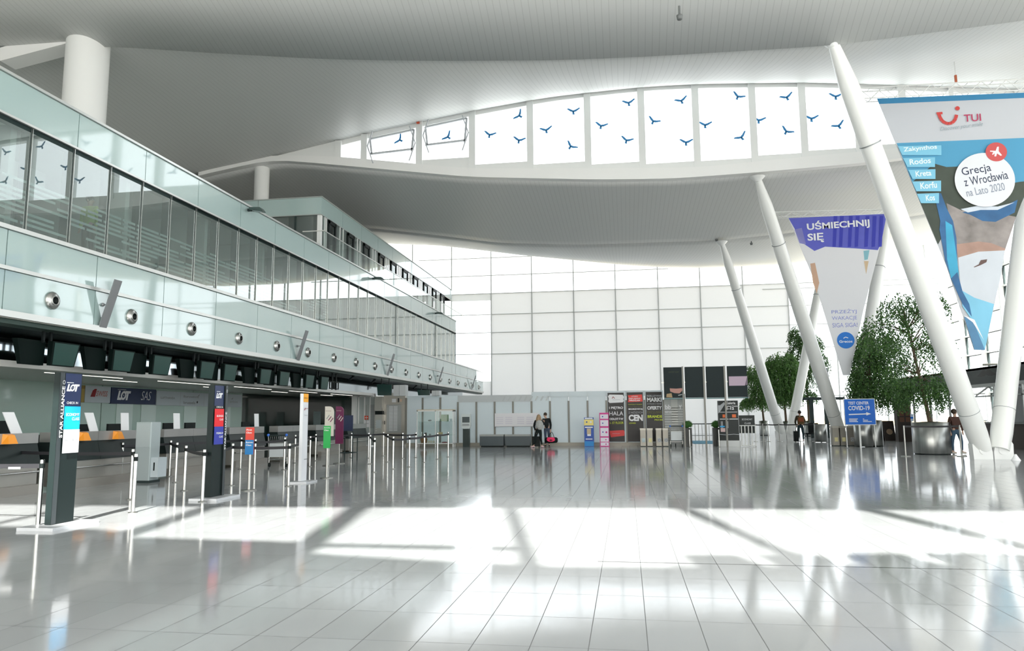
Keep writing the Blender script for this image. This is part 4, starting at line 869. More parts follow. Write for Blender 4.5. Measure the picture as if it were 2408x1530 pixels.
# leaflet stands
BLU = mat('leaflet blue', '0a4aa8', .4); LBL = mat('sky blue stand', '0a86d0', .4); PYEL = mat('pale yellow print', 'f0dc80', .4); MAG = mat('magenta', 'd0208a', .4)
t, f, w_, h_ = slab('leaflet_stand', 'blue and yellow cardboard leaflet stand', 'leaflet stand', 1374, 1396, 981, 1049, 38.9, BLU, .3, True)
f.rect(0, h_*.72, w_, h_, PYEL); f.rect(0, h_*.93, w_, h_, BLU); f.rect(.04, h_*.945, w_-.04, h_*.985, WHT); f.disc(w_*.28, h_*.84, .04, BLU); f.disc(w_*.72, h_*.84, .05, WHT); f.rect(.04, h_*.64, w_-.04, h_*.68, WHT)
f.rect(w_*.28, h_*.42, w_*.72, h_*.62, mat('tan print', (.55, .45, .3), .5)); f.rect(w_*.32, h_*.36, w_*.7, h_*.42, WHT); f.text('LEAFLETS', .05, h_*.24, w_-.1, .05, WHT) if 0 else f.rect(.07, h_*.24, w_-.07, h_*.27, WHT); f.rect(0, .02, w_, h_*.18, LBL); f.build('printed_marking', t)
t, f, w_, h_ = slab('leaflet_stand', 'pink framed leaflet stand with white pockets, left of the posters', 'leaflet stand', 1410, 1432, 970, 1049, 38.9, MAG, .25, True)
for a, b, c in ((.02, .12, 1), (.14, .26, 1), (.30, .55, 0), (.60, .78, 0), (.82, .95, 0)):
    f.rect(.04, a*h_, w_-.03, b*h_, mat('pale pocket', (.78, .74, .84), .4)); f.disc(w_*(.35+.3*c), (a+b)/2*h_, .035, MAG if c else ROY)
f.disc(w_*.72, .42*h_, .05, MAG); f.build('printed_marking', t)
# three tall posters
PBK = mat('warm black poster', (.035, .031, .03), .5, noise=.15, scale=6); YGR = mat('acid yellow print', 'c8d818', .4); OLV = mat('olive print', '6a6a20', .5); PRED = mat('poster red', 'd83a38', .45); LG = mat('light grey print', 'b8bcc0', .5)
t, f, w_, h_ = slab('wall_poster', 'tall black poster with a white brush patch and HALA ODLOTÓW lettering', 'poster', 1430, 1468, 923, 1038, YW-.12, PBK, .05, group='tall black posters on the panel wall')
f.poly([(.03, h_*.82), (.1, h_*.79), (w_-.06, h_*.80), (w_-.0, h_*.83), (w_-.03, h_*.87), (w_+.02, h_*.9), (w_-.05, h_*.955), (.1, h_*.965), (.02, h_*.93), (.06, h_*.88)], WHT); f.arc([(w_*.27, h_*.88), (w_*.34, h_*.92), (w_*.44, h_*.88)], .03, DRED); f.rect(w_*.3, h_*.85, w_*.78, h_*.857, LG)
f.text('I PIĘTRO', .07, h_*.655, w_*.86, .16, WHT, .03); f.text('HALA', .07, h_*.535, w_*.86, .21, WHT); f.text('ODLOTÓW', .07, h_*.44, w_*.86, .14, WHT, .04); f.text('1- ST FLOOR', .09, h_*.36, w_*.84, .12, YGR, .01)
f.poly([(.06, h_*.22), (w_-.05, h_*.235), (w_, h_*.2), (w_-.02, h_*.12), (.12, h_*.09), (.08, h_*.15)], PRED); f.rect(.2, h_*.16, w_*.7, h_*.165, LG); f.build('printed_marking', t)
t, f, w_, h_ = slab('wall_poster', 'tall black poster with a red patch and large CEN lettering', 'poster', 1475, 1513, 922, 1038, YW-.12, PBK, .05, group='tall black posters on the panel wall')
f.poly([(.05, h_*.80), (w_-.02, h_*.81), (w_-.04, h_*.955), (.06, h_*.94), (.1, h_*.88)], mat('bright red patch', 'f04038', .45)); f.text('LOTNISKO', .25, h_*.905, w_*.4, .06, WHT, .02); f.text('STREFA ZAKUPOW', .1, h_*.86, w_*.74, .07, WHT, .03); f.text('WROCLAW', .12, h_*.82, w_*.7, .075, WHT, .05)
f.text('LOWER PRICES AT THE AIRPORT', .07, h_*.745, w_*.86, .035, YGR, .02); f.text('DUTY FREE ZONE', .07, h_*.7, w_*.86, .035, OLV, .02)
f.text('SKORZYSTAJ', .07, h_*.635, w_*.88, .10, WHT, .05); f.text('Z NIŻSZYCH', .07, h_*.57, w_*.88, .13, LG, .0); f.text('CEN', .07, h_*.415, w_*.88, .34, WHT, .05); f.text('LOWER', .09, h_*.36, w_*.42, .07, YGR, .02); f.build('printed_marking', t)
t, f, w_, h_ = slab('wall_poster', 'tall black poster with MARKI OFERTY and yellow BRANDS lettering', 'poster', 1520, 1558, 921, 1038, YW-.12, PBK, .05, group='tall black posters on the panel wall')
f.text('EKSKLUZYWNE', .06, h_*.90, w_*.88, .10, LG, .02); f.text('MARKI', .06, h_*.80, w_*.9, .22, WHT, .04); f.text('ATRAKCYJNE', .06, h_*.735, w_*.88, .10, LG, .0); f.text('OFERTY', .06, h_*.64, w_*.9, .19, WHT, .04); f.text('EXCLUSIVE', .06, h_*.565, w_*.9, .13, OLV, .0); f.text('BRANDS', .06, h_*.475, w_*.9, .15, YGR, .04); f.text('PRICES', .42, h_*.42, w_*.5, .08, YGR, .02); f.build('printed_marking', t)
# closed shop with striped shutter
t, f, w_, h_ = slab('striped_shutter', 'grey striped shop shutter under the first dark board', 'shutter', 1563, 1607, 938, 1046, YW-.1, mat('grey shutter panel', (.46, .48, .47), .4), .08, True)
for k in range(14): f.rect(.0, .25+k*.13, w_, .28+k*.13, mat('dark slat gap', (.2, .21, .21), .5) if k < 14 else LG, 0)
f.rect(w_*.38, h_*.45, w_*.72, h_, mat('pale slat panel', (.62, .63, .60), .4)); f.text('bb', .04, h_*.78, .32, .24, WHT, .05); f.text('Y', w_*.78, h_*.78, .16, .22, WHT, .04); f.text('REPAIR', .04, h_*.7, .34, .1, WHT, .02); f.build('printed_marking', t)
MB().box(P(1607, 980, YW).x, P(1612, 980, YW).x, YW-.05, YW+.1, 0, 2.7).build('end_post', POSTM, wc)
# four dark hanging boards
HB = mat('slate board', (.022, .032, .034), .6, spec=.2)
hb = [(1561, 1606, 863, 938, 'dark board with a faint photo of hands at its foot, leftmost of the four'), (1611, 1657, 862, 937, 'plain dark board, second from the left of the four'), (1661, 1706, 861, 937, 'plain dark board, third from the left of the four'), (1711, 1757, 860, 936, 'dark board with a pale pink sheet, rightmost of the four')]
for i, (a, b, c, d, l) in enumerate(hb):
    Yb = 37.8; x, z, w_, h_ = fr(a, b, c, d, Yb); t = thing('dark_board', l, 'board', (x, Yb, z), 0, 'row of tall dark boards')
    mb = MB(); mb.box(0, w_, 0, .12, .06, h_, bev=0).box(.03, w_-.03, -.02, 0, .08, h_-.02); mb.build('panel', HB, t)
    MB().box(0, w_, -.02, .12, 0, .05).build('lower_rail', mat('teal edge', (.05, .16, .17), .4), t)
    MB().box(-.12, .03, .0, .06, h_*.5, h_*.5+.06).build('mounting_bracket', STEEL, t)
    f = Face((0, -.02, 0))
    if i == 0:
        f.poly([(.3, .38), (.5, .3), (.75, .28), (.9, .42), (.95, .55), (.6, .52), (.28, .54)], mat('pinkish print', (.48, .24, .2), .5)); f.poly([(.1, .1), (.4, .08), (.36, .3), (.12, .26)], mat('ochre print', (.4, .28, .14), .5)); f.poly([(.7, .16), (.9, .22), (.85, .24), (.68, .2)], LG)
        f.text('AIRPORT SHOP', .25, 1.32, .5, .06, mat('dull olive print', (.06, .075, .03), .5))
    if i == 3: f.poly([(.06, .62), (.82, .62), (.95, 1.08), (.06, 1.08)], mat('pale pink sheet', (.52, .40, .50), .5)); f.poly([(.84, .63), (.95, .66), (.96, 1.06)], mat('mauve fold', (.2, .15, .2), .5))
    f.build('printed_marking', t)
for px, l in ((1609, 'slim steel post between the first and second dark boards'), (1659, 'tall steel post between the second and third dark boards'), (1708, 'slim steel post between the third and fourth dark boards')):
    p = P(px, 1000, 37.9); t = tag(MB().box(-.04, .04, 0, .08, 0, 4.0).build('board_post', POSTM, None, (p.x, 37.75, 0)), l, 'post', 'steel posts carrying the dark boards')
# recycling bins
def bin_(label, x, Y, w_, h_, sticker, rz=0):
    t = thing('recycling_bin', label, 'bin', (x, Y, 0), rz, None); MB().box(0, w_, 0, .4, .03, h_*.9, bev=.02).build('body', mat('satin steel bin', (.30, .285, .25), .4, .5), t)
    MB().box(-.02, w_+.02, -.02, .42, h_*.9, h_, bev=.03).build('lid', mat('pale steel lid', (.42, .40, .36), .35, .4), t); MB().box(.02, w_-.02, .02, .38, 0, .03).build('foot', DARK, t)
    f = Face((0, 0, 0)); u = w_*.3
    if sticker == 'ring': f.rect(u, .22, u+.18, .42, LG); f.disc(u+.09, .32, .07, GRYP); f.disc(u+.09, .32, .04, LG)
    else: f.rect(u, .22, u+.16, .42, sticker)
    f.build('sticker', t); return t
PB = mat('pale blue sticker', (.45, .55, .58), .5); PY = mat('pale yellow sticker', (.72, .66, .35), .5)
for a, b, st, l in ((1505, 1520, PB, 'steel recycling bin with a pale blue sticker, in front of the posters'), (1521, 1536, PY, 'steel recycling bin with a pale yellow sticker, in front of the posters'), (1542, 1557, 'ring', 'steel recycling bin with a round mark, left of the pair by the trolley'), (1558, 1573, 'ring', 'steel recycling bin with a round mark, touching the luggage trolley')):
    x, z, w_, h_ = fr(a, b, 1003, 1046, 38.6); bin_(l, x, 38.6, w_-.02, h_, st)
p = PZ(1588, 1048); trolley('steel luggage trolley with dark handle parked beside the bins', (p.x, 38.2, 0), .0)
# planters with grass balls
for px, l in ((1617, 'black box planter with a clipped grass ball, left of the gap'), (1684, 'black box planter with a clipped grass ball, left of the black totem')):
    p = P(px, 1000, 39.3); t = thing('box_planter', l, 'planter', (p.x, 39.3, 0), 0, 'black box planters with grass balls'); MB().box(-.19, .19, -.19, .19, 0, .92).build('pot', mat('black planter', (.012, .016, .014), .4), t)
    mb = MB(); rnd = random.Random(px)
    for k in range(900):
        a = rnd.uniform(0, 6.283); b = math.asin(rnd.uniform(-.3, 1)); r = .3*rnd.uniform(.7, 1.05); d = Vector((math.cos(a)*math.cos(b), math.sin(a)*math.cos(b), math.sin(b))); q = Vector((0, 0, 1.08)); s = d.orthogonal().normalized()*.012
        mb.add([q+d*.1-s, q+d*.1+s, q+d*r+Vector((0, 0, -.03))], [(0, 1, 2)])
    mb.ball((0, 0, 1.08), .2, seg=10, rings=6); mb.build('grass_ball', mat('grass green', (.05, .16, .03), .7, noise=.5, scale=9), t)
# rails beyond the gap, mat, signs
BGM = mat('mid blue mat', (.08, .28, .42), .8)
x, z, w_, h_ = fr(1630, 1674, 1036, 1044, 41); a = PZ(1632, 1043); b = PZ(1674, 1036); o = MB().box(a.x, b.x, a.y, b.y, 0, .012).build('floor_mat', BGM); tag(o, 'blue floor mat in the gap beside the grass ball planter', 'mat')
mb = MB(); p0 = PZ(1628, 1036); p1 = PZ(1688, 1036); t = thing('steel_barrier', 'steel hand rail with thin bars across the gap below the dark boards', 'barrier', (p0.x, p0.y+3, 0)); L = p1.x-p0.x+.3
for k in range(9): mb.tube((L*k/8, 0, 0), (L*k/8, 0, 1.0), .02)
mb.build('upright', STEEL, t); MB().tube((0, 0, 1.0), (L, 0, 1.0), .03).tube((0, 0, .25), (L, 0, .25), .015).build('hand_rail', DARK, t)
# black totem
x, z, w_, h_ = fr(1690, 1737, 938, 1046, 38.4); t = thing('info_totem', 'black advertising totem with orange squares on a white base', 'totem', (x, 38.4, 0))
TB = mat('totem black', (.01, .016, .016), .4, spec=.3); MB().box(0, w_, 0, .3, .3, h_).build('body', TB, t); MB().box(-.03, w_+.05, -.05, .4, .0, .3, bev=.03).build('base', mat('white base', (.66, .68, .68), .4), t)
f = Face((0, 0, 0)); f.poly([(.0, h_*.72), (.12, h_*.78), (.35, h_*.93), (.3, h_*.97), (.1, h_*.9), (0, h_*.9)], LG); f.text('Galeria', .4, h_*.92, .45, .13, WHT, .02); f.text('Business Centre', .35, h_*.865, .6, .07, WHT, .02); f.text('1-12', .42, h_*.80, .35, .13, WHT, .04)
f.rect(.05, h_*.745, w_-.05, h_*.755, WHT); ORS = mat('orange square', 'e86a20', .4)
for u in (.2, .66): f.rect(u, h_*.63, u+.19, h_*.7, ORS); f.rect(u-.14, h_*.59, u+.28, h_*.605, WHT)
f.rect(.1, h_*.4, .2, h_*.55, GRYP); f.rect(.38, h_*.4, .46, h_*.55, GRYP); f.rect(.06, h_*.42, .28, h_*.45, CYN); f.rect(.08, h_*.32, .3, h_*.4, mat('pink white print', (.7, .5, .5), .5)); f.arc([(.0, h_*.27), (.3, h_*.255), (.7, h_*.27), (w_, h_*.26)], .025, LG); f.build('printed_marking', t)
# economy class luggage sizer
x, z, w_, h_ = fr(1738, 1775, 976, 1018, 38.4); t = thing('luggage_sizer', 'dark ECONOMY CLASS luggage frame with white posts, right of the black totem', 'luggage frame', (x, 38.4, 0))
MB().box(0, w_, 0, .04, z, z+h_).build('board', TB, t); f = Face((0, 0, z)); f.text('ECONOMY', .15, h_*.72, w_*.66, .09, LG, .02); f.text('CLASS', .26, h_*.5, w_*.4, .09, LG, .02); f.build('printed_marking', t)
mb = MB()
for k in range(5): mb.tube((.08+k*w_*.22, -.12, .05), (.08+k*w_*.22, -.12, z+h_*.42), .028)
mb.tube((.0, -.12, z+h_*.42), (w_, -.12, z+h_*.42), .025).tube((.0, -.12, .05), (w_, -.12, .05), .025); mb.build('tube_frame', mat('white tube', (.75, .76, .74), .3), t)
for k, (px, y, l) in enumerate(((1621, 1046, 'slim steel post in front of the left box planter'), (1690, 1046, 'slim steel post in front of the right box planter'))):
    p = P(px, 1010, 38.0); copy_tree([o for o in bpy.data.objects if o.name == 'queue_post'][0], (p.x, 38.0, 0), 0, l, 'slim posts by the box planters')
# steel posts with belts right of the sizer
RP = [(1776, 999), (1794, 1000), (1806, 998), (1832, 1001), (1880, 999), (1915, 998), (1958, 997)]
prev = None
for k, (px, y) in enumerate(RP):
    Yr = 45.5; p = P(px, 1010, Yr); o = thing('queue_post', 'one of the thin steel posts on the belt line in front of the distant planters', 'queue post', (p.x, Yr, 0), 0, 'belt line in front of the distant planters')
    MB().lathe([(.03, 0), (.03, 1.05)], seg=12).build('post', STEEL, o); MB().lathe([(.16, 0), (.15, .015)], seg=16).build('base', STEEL, o)
    if prev is not None: belt(o, (p.x, Yr), prev, .95)
    prev = (p.x, Yr)
# ---------------------------------------------------------------- V columns
COLW = mat('white steel tube', (.84, .85, .83), .3, coat=.2)
def vcol(label, base, tops, r, pads=True):
    t = thing('v_column', label, 'column', (base.x, base.y, 0)); B = Vector((0, 0, .55))
    for k, tp in enumerate(tops):
        d = Vector(tp)-Vector((base.x, base.y, 0)); s = Vector(((-.32 if d.x < 0 else .32), 0, .55)); e = d
        dirn = (e-s).normalized(); L = (e-s).length
        MB().path([s-dirn*.25, s+dirn*.35, s+dirn*L*.25, s+dirn*L*.5, s+dirn*L*.9, e], [r*.86, r*.98, r, r, r*.85, r*.45], 32).build('tube', COLW, t)
        mb = MB(); 
        q = s+dirn*L*.76; mb.path([q, q+dirn*.03], [r*.97, r*.97], 28); q = s+dirn*1.2; mb.path([q, q+dirn*.015], [r*1.01, r*1.01], 28); mb.build('joint_ring', GREYM, t)
        MB().lathe([(.12, 0), (.35, .25)], tuple(e-Vector((0, 0, .2)))).build('head_plate', WHITE, t)
    for sx in (-1, 1):
        mb = MB(); mb.prism([(sx*.02, 0), (sx*.62, 0), (sx*.64, .5), (sx*.5, .78), (sx*.1, .62), (sx*.02, .25)][::sx], -.17, .17, MX2); mb.lathe([(.14, 0), (.14, .03)], M=Matrix.Translation((sx*.3, -.17, .3)) @ Matrix.Rotation(R(90), 4, 'X'), seg=20); mb.build('foot_casting', WHITE, t)
    return t
vb1 = PZ(2332, 1079); top1 = P(1958, 98, 23); top1b = P(2442, 232, 31)
v1 = vcol('near white V-shaped column standing at the right edge', vb1, [top1, top1b], .34)
vb2 = PZ(1992, 1045); v2 = vcol('middle white V-shaped column behind the blue test center sign', vb2, [P(1781, 418, 34.6), P(2085, 512, 42)], .33)
vb3 = PZ(1849, 1033); v3 = vcol('far white V-shaped column behind the left potted tree', vb3, [P(1697, 570, 45.0), P(1942, 598, 50)], .3)
for v, a, b, w_, n in ((v1, (2212, 798), (2252, 884), .1, 'light_fitting'), (v2, (1941, 866), (1951, 918), .1, 'light_fitting'), (v3, (1803, 900), (1818, 936), .07, 'light_fitting')):
    yy = v.location.y-.8; A = P(*a, yy)-v.location; B = P(*b, yy)-v.location; MB().bar(A, B, .16, .1, up=(0, -1, 0)).build(n, mat('dark grey fitting', (.12, .13, .14), .4, .3), v)
# ---------------------------------------------------------------- hanging banners with lattice trusses
def truss(label, a, b, h=.42, d=.35):
    a = Vector(a); b = Vector(b); t = thing('ceiling_truss', label, 'truss', tuple(a)); L = (b-a).length; u = (b-a).normalized(); mb = MB(); n = int(L/.42)
    for dy in (0, d):
        for z in (0, h): mb.tube(Vector((0, dy, z)), u*L+Vector((0, dy, z)), .022, seg=6)
        for k in range(n): p = u*L*k/n; q = u*L*(k+1)/n; mb.tube(p+Vector((0, dy, 0 if k % 2 else h)), q+Vector((0, dy, h if k % 2 else 0)), .013, seg=5)
    for k in range(n+1): p = u*L*k/n; mb.tube(p, p+Vector((0, d, 0)), .012, seg=5); mb.tube(p+Vector((0, 0, h)), p+Vector((0, d, h)), .012, seg=5)
    mb.build('lattice', WHITE, t)
    return t
YB1 = 28.5
l0, r0 = P(2020, 232, YB1), P(2520, 205, YB1)
tr1 = truss('white lattice truss carrying the large pennant at the right edge', (l0.x, YB1, l0.z), (r0.x, YB1, r0.z), .42)
MB().bar((P(2253, 215, YB1).x-l0.x, .1, .4), (P(2253, 215, YB1).x-l0.x, .1, .7), .07).build('hanger', mat('rusty hanger', (.5, .12, .05), .6), tr1)
MB().bar((6.5, .1, .4), (6.5, .1, 1.4), .05).bar((P(2253, 215, YB1).x-l0.x, .1, .7), (P(2253, 215, YB1).x-l0.x, .1, 1.5), .03).build('hanger', WHITE, tr1)
def pennant(name, label, cat, pix, Y, mt):
    """pix: outline in the picture, laid on the vertical plane y = Y"""
    pts = [P(a, b, Y) for a, b in pix]; o = pts[0]; t = thing(name, label, cat, (o.x, Y, o.z))
    loc = [(p.x-o.x, p.z-o.z) for p in pts]; MB().prism(loc, 0, .02, Matrix(((1, 0, 0, 0), (0, 0, -1, 0), (0, 1, 0, 0), (0, 0, 0, 1)))).build('cloth', mt, t)
    f = Face((0, -.02, 0)); f.n = .005
    def uv(a, b): p = P(a, b, Y); return (p.x-o.x, p.z-o.z)
    return t, f, uv
BWH = mat('banner white cloth', (.66, .68, .72), .6, trans=.25); BBL = mat('banner blue band', '3f8fbf', .55, trans=.2); SKY = mat('banner sky', '5aaad2', .6, trans=.2)
outl = [(2290, 822), (2225, 625), (2165, 480), (2062, 232), (2524, 214), (2430, 400), (2400, 480), (2362, 590), (2352, 650), (2315, 823)]
t, f, uv = pennant('pennant_banner', 'huge triangular holiday pennant with a white Grecja circle and mountain photo', 'banner', outl, YB1, BWH)
def pp(pts, mt): f.poly([uv(*p) for p in pts], mt)
ROCK = mat('photo of grey rock', (.30, .27, .26), .7, noise=.75, scale=1.6); HILL = mat('photo of dark hill', (.055, .07, .055), .7, noise=.6, scale=1.2); SEA = mat('photo of deep blue sea', (.03, .13, .30), .6, noise=.6, scale=1.5); LAG = mat('photo of bright lagoon', (.05, .38, .60), .6, noise=.35, scale=1.0); SAND = mat('photo of pink sand', (.42, .27, .22), .7, noise=.3, scale=2); FOAM = mat('photo of white shore', (.60, .64, .70), .6, noise=.12, scale=1)
pp([(2062, 232), (2524, 214), (2519, 226), (2067, 245)], BBL)
pp([(2108, 337), (2472, 322), (2400, 480), (2368, 565), (2200, 560), (2165, 480)], SKY)
pp([(2145, 428), (2196, 385), (2225, 393), (2255, 392), (2330, 440), (2396, 428), (2424, 425), (2400, 480), (2385, 520), (2230, 530), (2205, 575), (2165, 480)], HILL)
pp([(2225, 478), (2260, 495), (2300, 492), (2360, 505), (2388, 510), (2362, 590), (2300, 592), (2252, 605), (2240, 560)], ROCK)
pp([(2262, 500), (2310, 485), (2350, 490), (2392, 470), (2385, 500), (2340, 522), (2310, 520), (2280, 505)], SEA)
pp([(2258, 492), (2300, 484), (2345, 486), (2385, 476), (2345, 494), (2305, 494), (2275, 500)], mat('photo of surf', (.62, .68, .76), .6, noise=.15, scale=3))
pp([(2245, 575), (2300, 568), (2330, 572), (2364, 585), (2360, 590), (2300, 592), (2252, 606)], SAND)
pp([(2252, 606), (2300, 592), (2362, 589), (2352, 650), (2336, 720), (2315, 740), (2290, 740), (2258, 690)], FOAM)
pp([(2195, 455), (2212, 455), (2225, 490), (2240, 520), (2248, 560), (2250, 610), (2255, 680), (2262, 690), (2240, 665), (2222, 615), (2208, 540), (2210, 520)], SEA)
pp([(2222, 520), (2238, 530), (2248, 600), (2253, 640), (2256, 700), (2235, 655), (2226, 610)], LAG)
pp([(2255, 680), (2290, 700), (2336, 715), (2315, 823), (2300, 800), (2282, 750), (2262, 720)], mat('photo of shallow water', (.22, .55, .75), .6, noise=.2, scale=.8))
pp([(2250, 640), (2262, 685), (2278, 715), (2284, 745), (2262, 715), (2235, 655)], SEA)
pp([(2266, 745), (2285, 750), (2315, 823), (2290, 822)], mat('photo of blue slope', (.09, .24, .42), .6, noise=.3, scale=2))
pp([(2288, 628), (2300, 622), (2305, 612), (2320, 610), (2318, 617), (2304, 624), (2290, 629)], mat('dark boat', (.12, .07, .06), .6))
pp([(2262, 740), (2290, 752), (2312, 800), (2286, 758)], WHT)
TR = mat('logo red', 'c8403c', .5); INK = mat('dark slate ink', '2a3550', .5); GI = mat('grey ink', '8a93a5', .5)
f.arc([uv(2201, 268), uv(2215, 267)], .09, TR)
f.arc([uv(2206, 268), uv(2209, 277), uv(2214, 285), uv(2221, 290), uv(2229, 292), uv(2237, 290), uv(2243, 285), uv(2246, 279), uv(2248, 271)], .115, TR)
a = uv(2250, 256); f.disc(a[0], a[1], .08, TR)
def txt(body, x0, y0, x1, y1, mt, bold=0., shear=0., tilt=0):
    a = uv(x0, y1); b = uv(x1, y1); c = uv(x0, y0); f.text(body, a[0], a[1], b[0]-a[0], c[1]-a[1], mt, bold, shear, R(tilt))
txt('TUI', 2266, 271, 2306, 288, mat('plum red ink', 'b03058', .5), .01); txt('Discover your smile', 2210, 300, 2312, 312, mat('pale grey ink', (.36, .42, .46), .5), 0, .4, 4)
for i, (s, x0, x1, y0, y1) in enumerate((('Zakynthos', 2110, 2212, 343, 366), ('Rodos', 2122, 2197, 371, 394), ('Kreta', 2134, 2198, 399, 422), ('Korfu', 2143, 2211, 426, 451), ('Kos', 2154, 2206, 455, 479))):
    pp([(x0, y0+2), (x1, y0), (x1, y1), (x0+10, y1)], mat('pale aqua label', '7cc0dc', .5)); txt(s, x0+14+i*2, y0+5, x1-9, y1-5, mat('soft white print', (.75, .85, .88), .5), .02, 0, 2)
a = uv(2313, 424); rr = (uv(2384, 424)[0]-uv(2242, 424)[0])/2; f.disc(a[0], a[1], rr, mat('circle white', (.74, .76, .80), .5), seg=48)
txt('Grecja', 2262, 396, 2332, 420, INK, .005, 0, 7); txt('z Wrocławia', 2267, 420, 2372, 440, INK, .002, 0, 8); txt('na Lato 2020', 2272, 446, 2364, 464, GI, 0, 0, 8)
a = uv(2340, 359); f.disc(a[0], a[1], .36, mat('red disc', 'c85050', .5), seg=36)
u, v = a; pl = [(-.2, -.02), (-.05, .04), (.05, .2), (.1, .2), (.06, .05), (.18, -.02), (.17, -.07), (.03, -.03), (-.03, -.14), (.02, -.18), (-.08, -.18), (-.1, -.04), (-.2, -.06)]
f.poly([(u+x, v+y) for x, y in [(-.21, .06), (-.02, .04), (.04, .19), (.1, .19), (.08, .02), (.18, -.14), (.13, -.16), (.02, -.06), (-.02, -.17), (-.08, -.17), (-.06, -.05), (-.13, -.11), (-.15, -.08), (-.1, 0), (-.21, .02)]], mat('plane white', (.8, .8, .84), .5)); f.build('printed_marking', t)
# second pennant
YB2 = 38.3
l0, r0 = P(1822, 510, YB2), P(2084, 503, YB2); truss('thin white lattice truss carrying the violet pennant', (l0.x, YB2, l0.z), (r0.x, YB2, r0.z), .26, .25)
VIO = mat('violet cloth', '6a6fd2', .6, noise=.12, scale=2.5, trans=.3); VID = mat('deep violet cloth', '4a50c8', .6, trans=.3)
t, f, uv = pennant('pennant_banner', 'violet triangular pennant washed white by sun glow, with UŚMIECHNIJ SIĘ lettering', 'banner', [(1982, 882), (1915, 660), (1854, 513), (2085, 503), (2064, 600), (2030, 730), (1998, 882)], YB2, mat('sun glow white cloth', (.92, .92, .94), .6, trans=.78))  # white body paints the sun glow that washes out the print
pp([(1854, 513), (2085, 503), (2072, 570), (2064, 588), (2010, 584), (1940, 580), (1915, 590), (1888, 572)], VIO)
for k, x in enumerate((1960, 1975, 1996, 2012, 2035, 2052, 2068)): pp([(x, 508), (x+9, 508), (x+5, 580), (x-3, 581)], VID)
pp([(1868, 540), (1885, 536), (1895, 575), (1880, 572)], mat('pale lilac cloth', '9a9ad8', .6, trans=.3)); pp([(1905, 620), (1916, 618), (1926, 665), (1920, 690), (1911, 664)], mat('warm beach print', (.68, .45, .32), .6, trans=.3)); pp([(2030, 590), (2044, 588), (2040, 610), (2032, 612)], mat('sea print', (.3, .6, .68), .6, trans=.3)); pp([(2031, 614), (2042, 614), (2036, 645)], mat('sand print', (.75, .58, .38), .6, trans=.3))
txt('UŚMIECHNIJ', 1898, 521, 2046, 546, WHT, .03, 0, 1.5); txt('SIĘ', 1899, 549, 1938, 571, WHT, .03)
LB = mat('light violet ink', '8a92d0', .5); txt('PRZEŻYJ', 1955, 727, 2014, 740, LB); txt('WAKACJE', 1956, 744, 2015, 755, LB); txt('SIGA SIGA!', 1957, 760, 2016, 770, LB)
a = uv(1988, 800); f.disc(a[0], a[1], .41, mat('round logo blue', '0f74d0', .5), seg=36); txt('Grecos', 1973, 800, 2004, 806, WHT, .02); f.arc([(a[0]-.1, a[1]+.1), (a[0], a[1]+.16), (a[0]+.12, a[1]+.11)], .035, WHT); f.build('printed_marking', t)
# ---------------------------------------------------------------- people
def skin(name, pts, edges, root, mt, parent, sub=2):
    names = list(pts); idx = {n: i for i, n in enumerate(names)}
    me = bpy.data.meshes.new(name); me.from_pydata([pts[n][0] for n in names], [(idx[a], idx[b]) for a, b in edges], []); me.materials.append(mt)
    o = bpy.data.objects.new(name, me); COL.objects.link(o); o.parent = parent
    sk = o.modifiers.new('skin', 'SKIN'); sk.use_smooth_shade = True
    me.skin_vertices if me.skin_vertices else None
    if not me.skin_vertices:
        bmm = bmesh.new(); bmm.from_mesh(me); bmm.verts.layers.skin.verify(); bmm.to_mesh(me); bmm.free()
    for n in names:
        r = pts[n][1]; sv = me.skin_vertices[0].data[idx[n]]; sv.radius = (r, r) if not isinstance(r, tuple) else r; sv.use_root = (n == root)
    ss = o.modifiers.new('subsurf', 'SUBSURF'); ss.levels = ss.render_levels = sub; return o
SKN = mat('skin', (.62, .40, .30), .55)
def V(*a): return Vector(a)
